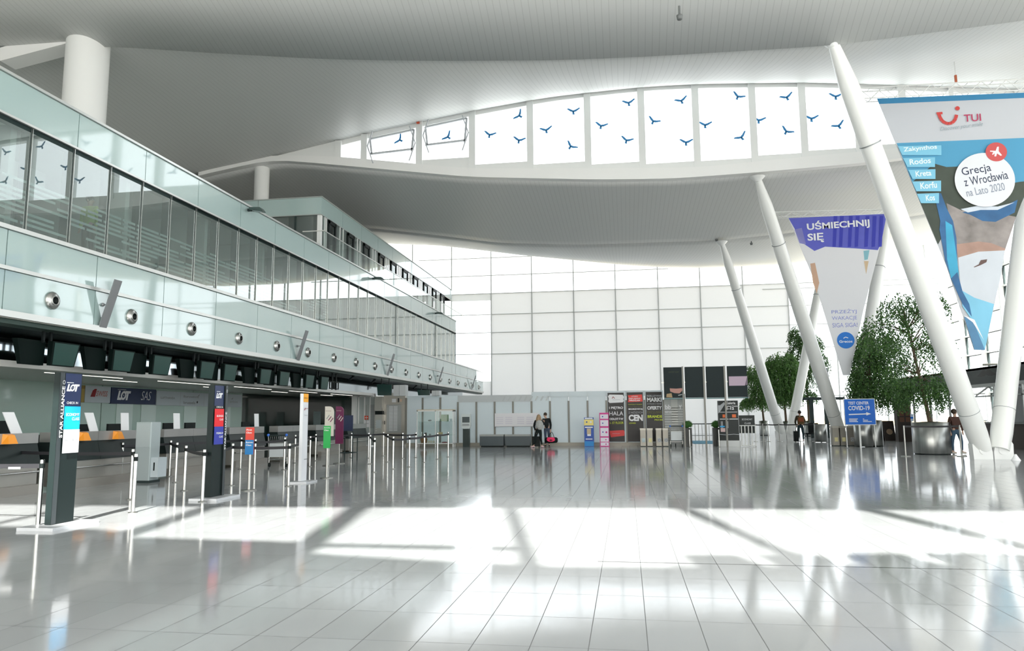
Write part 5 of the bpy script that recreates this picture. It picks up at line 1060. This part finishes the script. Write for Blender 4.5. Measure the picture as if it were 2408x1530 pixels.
def person(label, loc, rz, J, cloth, hair, hand_curl=1., masked=False, group=None, hl=False):
    """J: joints in metres; builds one continuous body with hands, clothing and hair as children"""
    t = thing('person', label, 'person', loc, rz, group); c, e = {}, []
    def add(n, p, r, to=None):
        c[n] = (tuple(p), r)
        if to: e.append((to, n))
    add('pelvis', J['pelvis'], .12); add('belly', J['pelvis'].lerp(J['chest'], .45), .11, 'pelvis'); add('chest', J['chest'], .13, 'belly'); add('neckb', J['neck'], .055, 'chest'); add('head0', J['head']-V(0, 0, .06), .062, 'neckb'); add('head1', J['head']+V(0, 0, .01), .088, 'head0'); add('head2', J['head']+V(0, 0, .09), .07, 'head1')
    for s in 'LR':
        add('hip'+s, J['hip'+s], .085, 'pelvis'); add('knee'+s, J['knee'+s], .052, 'hip'+s); add('ankle'+s, J['ankle'+s], .036, 'knee'+s); add('toe'+s, J['toe'+s], .03, 'ankle'+s)
        add('sh'+s, J['sh'+s], .055, 'chest'); add('elb'+s, J['elb'+s], .04, 'sh'+s); add('wr'+s, J['wr'+s], .026, 'elb'+s)
        d = (J['wr'+s]-J['elb'+s]).normalized(); pal = J['wr'+s]+d*.055; add('palm'+s, pal, (.036, .018), 'wr'+s)
        side = d.cross(V(0, 1, 0)).normalized(); 
        for k, (off, ln) in enumerate(((-.027, .072), (-.009, .082), (.009, .078), (.027, .062))):
            b = pal+side*off+d*.03; m1 = b+d*ln*.45+V(0, -.006, 0); m2 = b+d*ln*(.45+.4)+V(0, -.022*hand_curl, 0)
            add(f'f{k}a'+s, b, .0085, 'palm'+s); add(f'f{k}b'+s, m1, .008, f'f{k}a'+s); add(f'f{k}c'+s, m2, .0068, f'f{k}b'+s)
        tb = J['wr'+s]+d*.025-side*.03+V(0, -.008, 0); add('th1'+s, tb, .011, 'wr'+s); add('th2'+s, tb+d*.035-side*.016+V(0, -.012, 0), .0095, 'th1'+s)
    skin('body', c, e, 'pelvis', SKN, t, 1)
    top, trs, shoe = cloth
    c, e = {}, []
    add('p', J['pelvis']-V(0, 0, .06), (.17, .135)); add('b', J['pelvis'].lerp(J['chest'], .5), (.15, .115), 'p'); add('c', J['chest'], (.175, .13), 'b'); add('n', J['neck']-V(0, 0, .03), .075, 'c')
    for s in 'LR': add('s'+s, J['sh'+s], .075, 'c'); add('e'+s, J['elb'+s], .056, 's'+s); add('w'+s, J['wr'+s].lerp(J['elb'+s], .06), .04, 'e'+s)
    skin('jacket', c, e, 'p', top, t)
    c, e = {}, []
    add('p', J['pelvis']-V(0, 0, .01), (.15, .12)); add('q', J['pelvis']+V(0, 0, .1), (.13, .1), 'p')
    for s in 'LR': add('h'+s, J['hip'+s]-V(0, 0, .03), .1, 'p'); add('m'+s, J['hip'+s].lerp(J['knee'+s], .5), .083, 'h'+s); add('k'+s, J['knee'+s], .064, 'm'+s); add('a'+s, J['ankle'+s]+V(0, 0, .04), .048, 'k'+s)
    skin('trousers', c, e, 'p', trs, t)
    for s in 'LR':
        c, e = {}, []
        a, b = J['ankle'+s], J['toe'+s]; d = (b-a); d.z = 0; d.normalize(); g = V(a.x, a.y, .045)
        add('a', g+V(0, 0, .04), .045); add('h', g-d*.05-V(0, 0, .005), .04, 'a'); add('m', g+d*.07, (.045, .035), 'a'); add('t', g+d*.15-V(0, 0, .008), (.04, .03), 'm'); skin('shoe', c, e, 'a', shoe, t)
    H = J['head']; fd = J.get('face', V(0, -1, 0)).normalized(); sd = fd.cross(V(0, 0, 1))
    mb = MB(); mb.ball(H-fd*.018+V(0, 0, .055), .098, .105, .105, seg=18, rings=12)
    if hl:
        mb.path([H-fd*.05+V(0, 0, .06), H-fd*.095+V(0, 0, -.06), H-fd*.11+V(0, 0, -.2), H-fd*.10+V(0, 0, -.36), H-fd*.09+V(0, 0, -.46)], [.085, .1, .1, .075, .02], 14)
        for q in (-1, 1): mb.path([H+sd*q*.07+V(0, 0, .06), H+sd*q*.095+V(0, 0, -.08), H+sd*q*.10-fd*.03+V(0, 0, -.26)], [.04, .045, .015], 8)
    mb.build('hair', hair, t)
    mb = MB()
    for q in (-1, 1): mb.m(WHT).ball(H+fd*.083+sd*q*.032+V(0, 0, .012), .011, seg=8, rings=6).m(BLACK).ball(H+fd*.092+sd*q*.032+V(0, 0, .012), .005, seg=6, rings=4)
    mb.build('eyes', None, t)
    mb = MB(); mb.path([H+fd*.085+V(0, 0, .02), H+fd*.108-V(0, 0, .018), H+fd*.088-V(0, 0, .028)], [.007, .013, .008], 8)
    for q in (-1, 1): mb.ball(H+sd*q*.092, .012, .02, .03, seg=8, rings=6)
    mb.build('nose_and_ears', SKN, t)
    MB().bar(H+fd*.086-sd*.024-V(0, 0, .055), H+fd*.086+sd*.024-V(0, 0, .055), .01, .008).build('mouth', mat('lips', (.45, .18, .16), .5), t)
    if masked: MB().ball(H+fd*.06-V(0, 0, .04), .065, .05, .05, seg=12, rings=8).build('face_mask', mat('white mask', (.75, .77, .8), .6), t)
    return t
def joints(h, lean=0, stance=.1, **kw):
    k = h/1.75; J = dict(pelvis=V(0, 0, .95*k), chest=V(lean*.5, 0, 1.28*k), neck=V(lean, 0, 1.47*k), head=V(lean*1.1, 0, 1.60*k), hipL=V(-.09, 0, .90*k), hipR=V(.09, 0, .90*k), kneeL=V(-stance, -.02, .5*k), kneeR=V(stance, -.02, .5*k), ankleL=V(-stance-.01, .02, .09), ankleR=V(stance+.01, .02, .09), toeL=V(-stance-.03, -.12, .05), toeR=V(stance+.03, -.12, .05), shL=V(lean-.18, 0, 1.40*k), shR=V(lean+.18, 0, 1.40*k), elbL=V(lean-.23, .02, 1.12*k), elbR=V(lean+.23, .02, 1.12*k), wrL=V(lean-.22, -.04, .87*k), wrR=V(lean+.22, -.04, .87*k))
    for a, b in kw.items(): J[a] = V(*b)
    return J
CHAR = mat('charcoal cloth', (.018, .022, .024), .8, spec=.2); LEG = mat('black leggings', (.008, .014, .014), .7, spec=.2); JEAN = mat('grey blue jeans', (.06, .08, .13), .8); PINKS = mat('pink white shoes', (.80, .55, .60), .5); BLON = mat('blond hair', (.36, .24, .14), .6, noise=.4, scale=30); BRNH = mat('brown hair', (.05, .032, .02), .7)
wp = PZ(1267, 1052)
J = joints(1.66, lean=.02, stance=.1, kneeL=(-.16, -.03, .47), ankleL=(-.26, .0, .09), toeL=(-.38, -.03, .05), kneeR=(.11, -.02, .47), ankleR=(.16, .0, .09), toeR=(.22, .08, .05), elbL=(-.24, .06, 1.07), wrL=(-.14, -.02, .84), elbR=(.26, .22, 1.15), wrR=(.24, .32, 1.28)); J['face'] = V(.35, .9, 0)
woman = person('person with long blond hair in black jacket and leggings, seen from behind', (wp.x, wp.y, 0), 0, J, (CHAR, LEG, PINKS), BLON, hl=True)
t = thing('drawstring_bag', 'grey marbled drawstring bag hanging on the back of the blond person', 'bag', (wp.x+.08, wp.y-.19, .92), 0)
mb = MB(); c = V(.05, 0, .22); mb.ball(c, .2, .09, .25, seg=18, rings=12, M=Matrix.Rotation(R(-14), 4, 'Y')); mb.build('pouch', mat('grey marbled cloth', (.42, .43, .42), .8, noise=.45, scale=14), t)
MB().path([(-.06, 0, .42), (-.12, .1, .55), (-.1, .22, .58)], .009, 6).path([(.12, 0, .42), (.14, .1, .55), (.12, .22, .58)], .009, 6).path([(-.06, -.02, .42), (-.04, -.06, .2), (-.08, -.02, .0)], .006, 6).build('cord', mat('pale cord', (.6, .58, .52), .7), t)
mp = PZ(1287, 1049)
J = joints(1.78, lean=-.05, stance=.09, elbR=(.2, .02, 1.12), wrR=(.19, -.05, .86), elbL=(-.28, -.2, 1.16), wrL=(-.22, -.3, 1.2), shL=(-.22, -.02, 1.42), shR=(.14, -.02, 1.42)); J['face'] = V(-.4, -.9, -.15); J['head'] = V(-.09, -.03, 1.62)
man = person('person with short brown hair and grey jeans holding the pink and black bag', (mp.x, mp.y, 0), 0, J, (CHAR, JEAN, LEG), BRNH)
t = thing('duffel_bag', 'black duffel bag with a bright pink panel held by the person in grey jeans', 'bag', (mp.x+.22, mp.y-.1, .16), 0)
mb = MB(); mb.m(LEG); mb.lathe([(.0, -.34), (.1, -.34), (.15, -.28), (.165, 0), (.15, .28), (.1, .34), (0, .34)], M=Matrix.Translation((0, 0, .17)) @ Matrix.Scale(.95, 4, (0, 0, 1)) @ Matrix.Rotation(R(90), 4, 'Y'), seg=20); mb.build('body', None, t)
f = Face((0, -.155, .02)); f.poly([(-.2, .12), (-.1, .07), (.1, .07), (.2, .12), (.22, .2), (.17, .3), (-.17, .3), (-.22, .2)], mat('hot pink', 'ff2a6a', .5)); f.build('pink_panel', t)
MB().path([(-.15, 0, .3), (-.06, 0, .5), (.0, .04, .58), (.04, .04, .58), (.1, 0, .5), (.16, 0, .3)], .014, 8).build('handle', LEG, t)
t = thing('suitcase', 'black upright suitcase standing behind the blond person', 'suitcase', (wp.x-.16, wp.y+.22, 0), 0)
MB().box(-.2, .2, -.13, .13, .06, .56, bev=.04).build('shell', mat('black suitcase', (.01, .014, .014), .5, spec=.2), t)
mb = MB(); mb.bar((-.1, .1, .56), (-.1, .1, .9), .015).bar((.1, .1, .56), (.1, .1, .9), .015).bar((-.11, .1, .9), (.11, .1, .9), .025); mb.build('pull_handle', BLACK, t)
for a in (-.15, .15): MB().tube((a-.02, 0, .04), (a+.02, 0, .04), .04).build('wheel', BLACK, t)
bp_ = PZ(1884, 1039)
J = joints(1.8, stance=.13, elbL=(-.27, -.02, 1.12), wrL=(-.2, .1, .95), elbR=(.28, .0, 1.15), wrR=(.2, .18, 1.12)); J['face'] = V(.1, 1, 0)
for s in 'LR': J['toe'+s].y = .15
OLJ = mat('dark olive jacket', (.04, .035, .02), .8)
person('person in a dark olive jacket walking away with an orange backpack and black case', (bp_.x, bp_.y, 0), 0, J, (OLJ, mat('dark teal trousers', (.012, .035, .045), .8), mat('grey white shoes', (.4, .4, .42), .6)), mat('dark hair', (.015, .012, .01), .7))
t = thing('backpack', 'rust orange and olive backpack on the back of the person walking away', 'backpack', (bp_.x, bp_.y-.22, 1.02), 0)
MB().box(-.19, .19, -.08, .06, 0, .42, bev=.05).build('main_pocket', mat('olive brown pack', (.12, .07, .02), .8), t); MB().box(-.15, .13, -.115, -.08, .14, .36, bev=.01).build('front_pocket', mat('rust pocket', (.24, .06, .02), .8), t)
t = thing('wheeled_case', 'small black wheeled case beside the person walking away', 'suitcase', (bp_.x-.27, bp_.y-.05, 0), 0); MB().box(-.13, .13, -.15, .15, .05, .62, bev=.04).build('shell', BLACK, t); MB().bar((0, 0, .62), (.05, .05, .95), .02).build('pull_handle', BLACK, t)
for a in (-.08, .08): MB().tube((a-.015, -.1, .035), (a+.015, -.1, .035), .035).build('wheel', BLACK, t)
q = PZ(2262, 1069)
J = joints(1.72, stance=.16); J['face'] = V(1, .3, 0)
for s in 'LR': J['toe'+s] = J['ankle'+s]+V(.16, 0, -.04)
person('person in brown jacket and jeans half hidden behind the near column, left side', (q.x+.02, q.y+.4, 0), 0, J, (mat('brown jacket', (.07, .03, .022), .8), mat('blue jeans', (.05, .10, .16), .8), mat('cream shoes', (.6, .56, .5), .6)), BRNH)
q = PZ(2378, 1060)
J = joints(1.66, stance=.13); J['face'] = V(1, 0, 0)
person('person in pale top half hidden behind the near column, right side', (q.x+.1, q.y+.8, 0), 0, J, (mat('pale lilac top', (.50, .42, .46), .8), mat('dark slate skirt', (.03, .05, .065), .8), LEG), mat('white cap', (.7, .68, .66), .6))
q = PX(208, 548, -13.7); J = joints(1.75); J['face'] = V(1, 0, 0)
person('person in a yellow-green safety vest behind the gallery glass near the left edge', (-13.7, q.y, 5.64), 0, J, (mat('yellow green vest', (.45, .70, .08), .7), LEG, LEG), BRNH)
# ---------------------------------------------------------------- potted trees
LEAF = [mat('weeping leaf green', (.10, .22, .05), .5, noise=.5, scale=2.0, trans=.3), mat('dark leaf green', (.055, .13, .035), .5, noise=.4, scale=2.0, trans=.25)]
BARK = mat('grey brown bark', (.12, .085, .055), .8, noise=.3, scale=12)
DRUM = mat('brushed steel drum', (.42, .43, .42), .34, 1.0, noise=.6, scale=5, streak=1)  # vertical streaks put brushed-metal reflection bands into the colour
def tree(label, base, drum_r, drum_h, clumps, trunk_top, lean=0, n=5200, leaf=.075, seed=1, dark=0, sticks=5):
    """clumps: list of (x, z, rx, rz, weight) local, x from the base"""
    rnd = random.Random(seed); t = thing('potted_tree', label, 'potted tree', (base.x, base.y, 0), 0, 'potted weeping trees')
    MB().lathe([(drum_r*.97, .03), (drum_r, .05), (drum_r, drum_h), (drum_r*.94, drum_h), (drum_r*.94, drum_h-.06), (0, drum_h-.06)], seg=40).build('planter_drum', DRUM, t)
    MB().lathe([(0, 0), (drum_r*.93, 0), (drum_r*.93, .04), (0, .04)], seg=32).build('drum_foot', BLACK, t)
    MB().ball((0, 0, drum_h-.07), drum_r*.9, drum_r*.9, .1, seg=20, rings=6).build('soil', mat('dark soil', (.03, .022, .016), .9, noise=.4, scale=20), t)
    mb = MB(); z0 = drum_h-.05; top = V(lean, 0, trunk_top); mid = V(lean*.35-.04, .03, z0+(trunk_top-z0)*.45)
    mb.path([V(0, 0, z0), mid, top], [.085, .06, .035], 10)
    tot = sum(c[4] for c in clumps)
    for c in clumps:
        C = V(c[0], 0, c[1]); s = mid.lerp(top, min(1, max(0, (c[1]-mid.z-.3)/max(.3, top.z-mid.z)))); 
        for k in range(sticks):
            d = V(rnd.uniform(-1, 1)*c[2], rnd.uniform(-1, 1)*c[2], rnd.uniform(-.2, 1)*c[3]*.8); mb.path([s, s.lerp(C+d, .5)+V(0, 0, .12), C+d], [.028, .016, .006], 5)
    mb.build('trunk', BARK, t)
    mb = MB()
    for c in clumps:
        nn = int(n*c[4]/tot); ns = max(4, nn//14)
        for k in range(ns):      # drooping sprays: each starts inside the clump and hangs down
            a = rnd.uniform(0, 6.283); r = math.sqrt(rnd.random()); p = V(c[0]+c[2]*r*math.cos(a), c[2]*r*math.sin(a), c[1]+c[3]*(rnd.uniform(-1, 1)*math.sqrt(max(0, 1-r*r))))
            out = V(math.cos(a), math.sin(a), .3)*.045
            for j in range(16):
                p = p+out*(1-j/14)+V(0, 0, -.035-.002*j); q = p+V(rnd.gauss(0, .03), rnd.gauss(0, .03), 0); d = V(rnd.gauss(0, .6), rnd.gauss(0, .6), -rnd.uniform(.4, 1.2)).normalized()*leaf*rnd.uniform(.7, 1.3); s = d.cross(V(rnd.gauss(0, 1), rnd.gauss(0, 1), rnd.gauss(0, 1))).normalized()*leaf*.3
                mb.m(LEAF[dark if rnd.random() < .75 else 1-dark]); mb.add([q, q+d*.5+s, q+d, q+d*.5-s], [(0, 1, 2, 3)])
    mb.build('foliage', None, t); return t
b = PZ(2209, 1069)
tree('tallest potted weeping tree in a big steel drum, left of the near column', V(b.x, b.y+.62, 0), .66, 1.22, [(-1.35, 5.0, .75, .9, 1.3), (-.75, 5.9, .7, .55, 1.0), (.15, 5.9, .6, .6, .8), (-.3, 4.6, .9, .8, 1.0), (.35, 4.3, .5, .9, .5), (-.6, 3.4, .8, .5, .5), (-.1, 2.65, .75, .5, 2.6), (-.9, 3.0, .4, .5, .3)], 4.9, -.55, 9500, .095, 3, 1, 5)
b = PZ(2052, 1050)
tree('potted weeping tree directly behind the blue test center sign', V(b.x+.3, b.y+.75, 0), .42, 1.25, [(.35, 5.2, .75, .65, 1.3), (-.1, 4.5, .6, .6, .8), (.9, 4.4, .7, .8, 1.0), (.15, 3.7, .8, .7, 1.2), (.3, 3.0, .9, .6, 1.6), (-.45, 3.1, .4, .6, .5), (.5, 2.5, .6, .4, .8)], 4.6, .1, 14000, .11, 5, 1, 5)
b = PZ(1862, 1029); 
tree('full green potted weeping tree between the far and middle columns', V(b.x-.25, b.y+.3, 0), .36, 1.1, [(-.1, 5.3, .85, .7, 1.6), (-.7, 4.7, .7, .7, 1.1), (.5, 4.6, .6, .9, 1.2), (-.3, 3.7, .9, .8, 1.6), (.35, 3.4, .6, .9, 1.2), (-.8, 3.6, .5, .5, .5), (.1, 2.9, .6, .4, .8)], 4.4, .0, 17000, .12, 7, 0, 5)
b = PZ(1828, 1024)
tree('sparse potted weeping tree left of the far column', V(b.x-.75, b.y+1.0, 0), .36, 1.1, [(-.35, 5.1, .8, .5, .7), (-.5, 4.2, .8, .7, 1.0), (-.2, 3.4, .6, .6, .6), (-.5, 2.75, .95, .3, 1.1), (.4, 4.6, .4, .5, .5)], 4.3, -.1, 10000, .12, 9, 0, 5)
b = PZ(1948, 1030)
tree('thin potted weeping tree seen against the sky behind the middle column', V(b.x, b.y+5, 0), .38, 1.1, [(-.3, 7.6, .6, .7, .8), (.2, 6.9, .8, .9, 1.0), (-.4, 6.0, .9, .8, 1.0), (.6, 5.6, .8, .8, 1.0), (.1, 4.6, 1.1, .8, 1.2), (-.6, 3.9, .6, .5, .5), (-.3, 3.2, .8, .3, .5)], 7.2, .1, 14000, .12, 11, 1, 5)
for k, (x, y, l) in enumerate(((1789, 1018, 'farthest small steel drum planter on the sunny floor'), (1976, 1040, 'dark steel drum planter behind the bins at the middle column'))):
    b = PZ(x, y); o = MB().lathe([(0, .02), (.34, .02), (.34, 1.0), (.3, 1.0), (.3, .92), (0, .92)], seg=32).build('planter_drum', DRUM, None, (b.x-(.9 if k else 0), b.y+.4, 0)); tag(o, l, 'planter')
b = PZ(2038, 1051); o = MB().lathe([(0, .02), (.41, .02), (.41, 1.26), (.37, 1.26), (.37, 1.2), (0, 1.2)], seg=36).build('planter_drum', DRUM, None, (b.x, b.y+.42, 0)); tag(o, 'steel drum planter seen between the legs of the blue test center sign', 'planter')
# ---------------------------------------------------------------- test center sign
p = PZ(1991, 1053); q = PZ(2057, 1050); t = thing('test_center_sign', 'blue TEST CENTER COVID-19 sign with a white arrow on thin legs', 'sign', (p.x, p.y, 0), math.atan2(q.y-p.y, q.x-p.x)*0)
Yt = p.y; x, z, w_, h_ = fr(1985, 2059, 937, 999, Yt); u0 = x-p.x
MB().box(u0, u0+w_, 0, .04, z, z+h_).build('board', mat('white sign edge', (.72, .74, .75), .4), t)
CB = mat('clinic blue', '0a68d0', .4); f = Face((u0, 0, z)); f.rect(.03, .03, w_-.03, h_-.03, CB); f.text('TEST CENTER', w_*.14, h_*.78, w_*.66, h_*.11, WHT, .02); f.text('COVID-19', w_*.14, h_*.56, w_*.68, h_*.17, WHT, .02)
f.poly([(w_*.14, h_*.38), (w_*.7, h_*.40), (w_*.7, h_*.36), (w_*.85, h_*.42), (w_*.7, h_*.49), (w_*.7, h_*.44), (w_*.14, h_*.42)], WHT)
for k in range(3): f.rect(w_*.14, h_*(.12+.05*k), w_*(.42-.03*(k == 1)), h_*(.145+.05*k), WHT, 0); f.rect(w_*.58, h_*(.12+.05*k), w_*(.86-.12*k), h_*(.145+.05*k), WHT, 0)
f.build('printed_marking', t)
for u in (u0+.06, u0+w_-.08): MB().box(u-.015, u+.015, .05, .09, 0, z+h_*.5).build('leg', WHITE, t); MB().box(u-.02, u+.02, -.22, .3, 0, .02).build('foot', GREYM, t)
MB().box(u0+w_*.45, u0+w_*.5, .05, .09, 0, z).build('leg', WHITE, t)
# bins beside the sign
for k, (a, b_, st, l) in enumerate(((1957, 1975, PY, 'warm steel bin with a yellow sticker at the foot of the middle column'), (1976, 1990, PY, 'warm steel bin with a yellow sticker just left of the blue sign'), (1995, 2012, 'ring', 'warm steel bin with a round mark below the blue sign'), (2013, 2024, 'ring', 'narrow warm steel bin behind the left leg of the blue sign'))):
    x, z, w_, h_ = fr(a, b_, 1000, 1043, 38.9); bin_(l, x, 38.9, w_-.02, .98, st)
# waiting bench
x, z, w_, h_ = fr(1895, 1938, 1000, 1030, 46); t = thing('waiting_bench', 'black waiting bench with a high back beyond the person with the backpack', 'bench', (x, 46, 0))
MB().box(0, w_, 0, .5, .4, .47).build('seat', BLACK, t); MB().box(w_*.25, w_*.8, .45, .52, .47, 1.05).build('backrest', BLACK, t)
mb = MB(); mb.box(.1, .16, .2, .26, 0, .4).box(w_-.16, w_-.1, .2, .26, 0, .4); mb.build('leg', DARK, t)
for px, y0, l in ((1911, 938, 'slim dark post standing behind the waiting bench'), (1946, 930, 'thick dark post behind the middle column')):
    p = P(px, 1000, 52); zz = P(px, y0, 52).z; o = MB().box(-.12, .12, 0, .2, 0, zz).build('dark_post', DARK, None, (p.x, 52, 0)); tag(o, l, 'post')
p0 = P(1880, 937, 52.3); p1 = P(1985, 934, 52.3); o = MB().box(0, p1.x-p0.x, 0, .3, 0, .18).build('entrance_canopy', DARK, None, (p0.x, 52.2, p0.z-.1)); tag(o, 'thin dark canopy bar resting on the dark posts', 'canopy')
# ---------------------------------------------------------------- coffee kiosk at the right
KX = 16.0; kz = 3.95
t = thing('coffee_kiosk', 'long dark grey coffee kiosk with a black moustache mark, behind the near column', 'kiosk', (KX, 30, 0))
KG = mat('kiosk grey', (.075, .085, .09), .45, spec=.3)
ka, kb, kc, kd = PX(2093, 893, KX), PX(2408, 850, KX), PX(2093, 922, KX), PX(2408, 897, KX); zt_, zb_ = ka.z, kc.z
MB().box(0, .3, -4, ka.y-30, zb_, zt_).build('fascia', KG, t); MB().box(-.02, .34, -4, ka.y-30, zb_-.14, zb_).build('fascia_rail', mat('pale rail', (.5, .52, .52), .4), t); MB().box(0, 6, -4, ka.y-30, zt_-.1, zt_).build('roof', KG, t)
MB().box(5.8, 6, -4, ka.y-30, .0, zt_).build('back_wall', mat('kiosk back', (.10, .12, .13), .5), t)
mb = MB(); y = -4
while y < ka.y-30: mb.box(.02, .1, y, y+.09, 0, zb_); y += 2.35
mb.box(.02, .08, -4, ka.y-30, 2.28, 2.34); mb.build('glazing_frame', mat('steel frame', (.35, .37, .37), .3, .6), t)
mb = MB(); 
for k in range(3): yy = .2+k*2.4; mb.bar((.15, yy, zb_-.5), (.15, yy+1.2, zb_-.15), .05).bar((.15, yy+1.2, zb_-.15), (.15, yy+2.4, zb_-.5), .05)
mb.build('roof_brace', WHITE, t)
MB().box(.6, 1.3, -3.5, 9, 0, 1.08).build('counter', mat('dark brown counter', (.06, .045, .04), .5), t); MB().box(.5, 1.35, -3.5, 9, 1.08, 1.14).build('counter_top', mat('grey counter top', (.3, .31, .31), .4), t)
MB().box(2.9, 3.0, -1, 4, .9, 2.1).build('menu_screen', mat('soft lit menu', (.75, .72, .68), .5, emit=.5), t)
a = PX(2319, 876, KX); f = Face((0, a.y-30, a.z), -math.pi/2)
pts = [(-.9, -.12), (-.55, .02), (-.3, .16), (-.1, .14), (0, .04), (.1, .14), (.3, .16), (.55, .02), (.9, -.12), (.5, -.16), (.15, -.14), (0, -.08), (-.15, -.14), (-.5, -.16)]
f.poly(pts, BLK); f.build('moustache_mark', t)
o = MB().lathe([(0, 0), (.35, 0), (.35, .06), (0, .06)], seg=28).build('round_lamp', mat('cream lamp', (.7, .68, .6), .4), t); b2 = PX(2338, 858, KX); o.location = (-.1, b2.y-30, b2.z)
# COFFEE tower
Yc = 44.5; x, z, w_, h_ = fr(2109, 2140, 920, 1016, Yc); t = thing('coffee_tower', 'dark brown COFFEE tower beside the kiosk entrance', 'sign tower', (x, Yc, 0))
MB().box(0, w_, 0, .5, 0, z+h_).build('body', mat('dark brown tower', (.022, .014, .011), .5, noise=.4, scale=2), t); f = Face((0, 0, 0)); f.text('COFFEE', .04, z+h_-.5, w_-.1, .3, WHT, .02)
for k in range(3):
    for j in range(2): f.rect(.12+j*.32, 1.1+k*.33, .36+j*.32, 1.36+k*.33, mat('warm brown print', (.12, .05, .025), .5), 0)
f.build('printed_marking', t)
p = PZ(2095, 1036); t = thing('menu_easel', 'dark folding menu board with a cream round print, left of the coffee tower', 'menu board', (p.x, p.y, 0))
MB().add([(-.3, 0, 0), (.3, 0, 0), (.3, .3, 1.15), (-.3, .3, 1.15), (-.3, .04, 0), (.3, .04, 0), (.3, .34, 1.15), (-.3, .34, 1.15)], [(0, 1, 2, 3), (7, 6, 5, 4), (0, 4, 5, 1), (2, 6, 7, 3), (1, 5, 6, 2), (0, 3, 7, 4)]).add([(-.3, .66, 0), (.3, .66, 0), (.3, .34, 1.15), (-.3, .34, 1.15)], [(3, 2, 1, 0)]).build('board', mat('dark umber board', (.03, .02, .018), .5), t)
MB().lathe([(0, 0), (.17, 0)], M=Matrix.Translation((0, .12, .52)) @ Matrix.Rotation(R(75), 4, 'X'), seg=24).build('round_print', mat('cream print', (.55, .42, .3), .5), t)
t = thing('info_post', 'slim steel post with a small blue and white plate near the coffee tower', 'sign', tuple(PZ(2146, 1030)))
MB().tube((0, 0, 0), (0, 0, 3.0), .04).build('post', STEEL, t); x, z, w_, h_ = fr(2141, 2151, 973, 990, t.location.y); MB().box(-w_/2, w_/2, -.06, -.04, z, z+h_).build('plate', mat('pale blue plate', (.55, .65, .8), .4), t); MB().box(-w_/2+.02, w_/2-.02, -.07, -.06, z+h_*.35, z+h_*.6).build('plate_print', CB, t)
p = PZ(2397, 1082); t = thing('paper_cup', 'small pale cone on the floor at the right edge', 'cone', (p.x-.1, p.y, 0)); MB().lathe([(.14, 0), (.13, .02), (.05, .16), (.03, .2), (0, .2)], seg=16).build('shell', PAPER, t)
# posts with a belt around the tallest tree
RT = [(2165, 997), (2248, 998)]
a = P(2125, 1000, 29.2); b = P(2256, 1000, 29.2); prev = None
for k, (p, l) in enumerate(((a, 'queue post left of the biggest steel drum'), (b, 'queue post right of the biggest steel drum'))):
    o = thing('queue_post', l, 'queue post', (p.x, 29.2, 0), 0); MB().lathe([(.03, 0), (.03, 1.12)], seg=14).build('post', STEEL, o); MB().lathe([(0, 0), (.17, 0), (.16, .02), (0, .025)], seg=20).build('base', STEEL, o)
    if prev: belt(o, (p.x, 29.2), prev, 1.06)
    prev = (p.x, 29.2)
# parked car and strip of grass outside
mb = MB(); mb.quad((-60, 120, -.05), (160, 120, -.05), (160, 300, -.05), (-60, 300, -.05)); o = mb.build('field', mat('dry yellow grass', (.42, .33, .16), .95, noise=.3, scale=.2)); tag(o, kind='structure')
t = thing('parked_car', 'pale grey car parked outside beyond the gap below the dark boards', 'car', (P(1675, 980, 78).x, 78, 0)); prof = [(-2.1, .3), (2.1, .3), (2.15, .7), (1.5, .9), (.9, 1.4), (-.7, 1.45), (-1.5, .95), (-2.15, .8)]
MB().prism(prof, -.85, .85, MX2).build('body', mat('silver car paint', (.45, .47, .5), .25, .4, coat=.5), t); MB().prism([(-1.35, .95), (1.4, .93), (.85, 1.33), (-.65, 1.38)], -.86, .86, MX2).build('windows', mat('dark car glass', (.02, .025, .03), .1), t)
for x in (-1.3, 1.3): MB().tube((x, -.88, .33), (x, -.6, .33), .33, seg=20).build('wheel', BLACK, t); MB().tube((x, .6, .33), (x, .88, .33), .33, seg=20).build('wheel', BLACK, t)
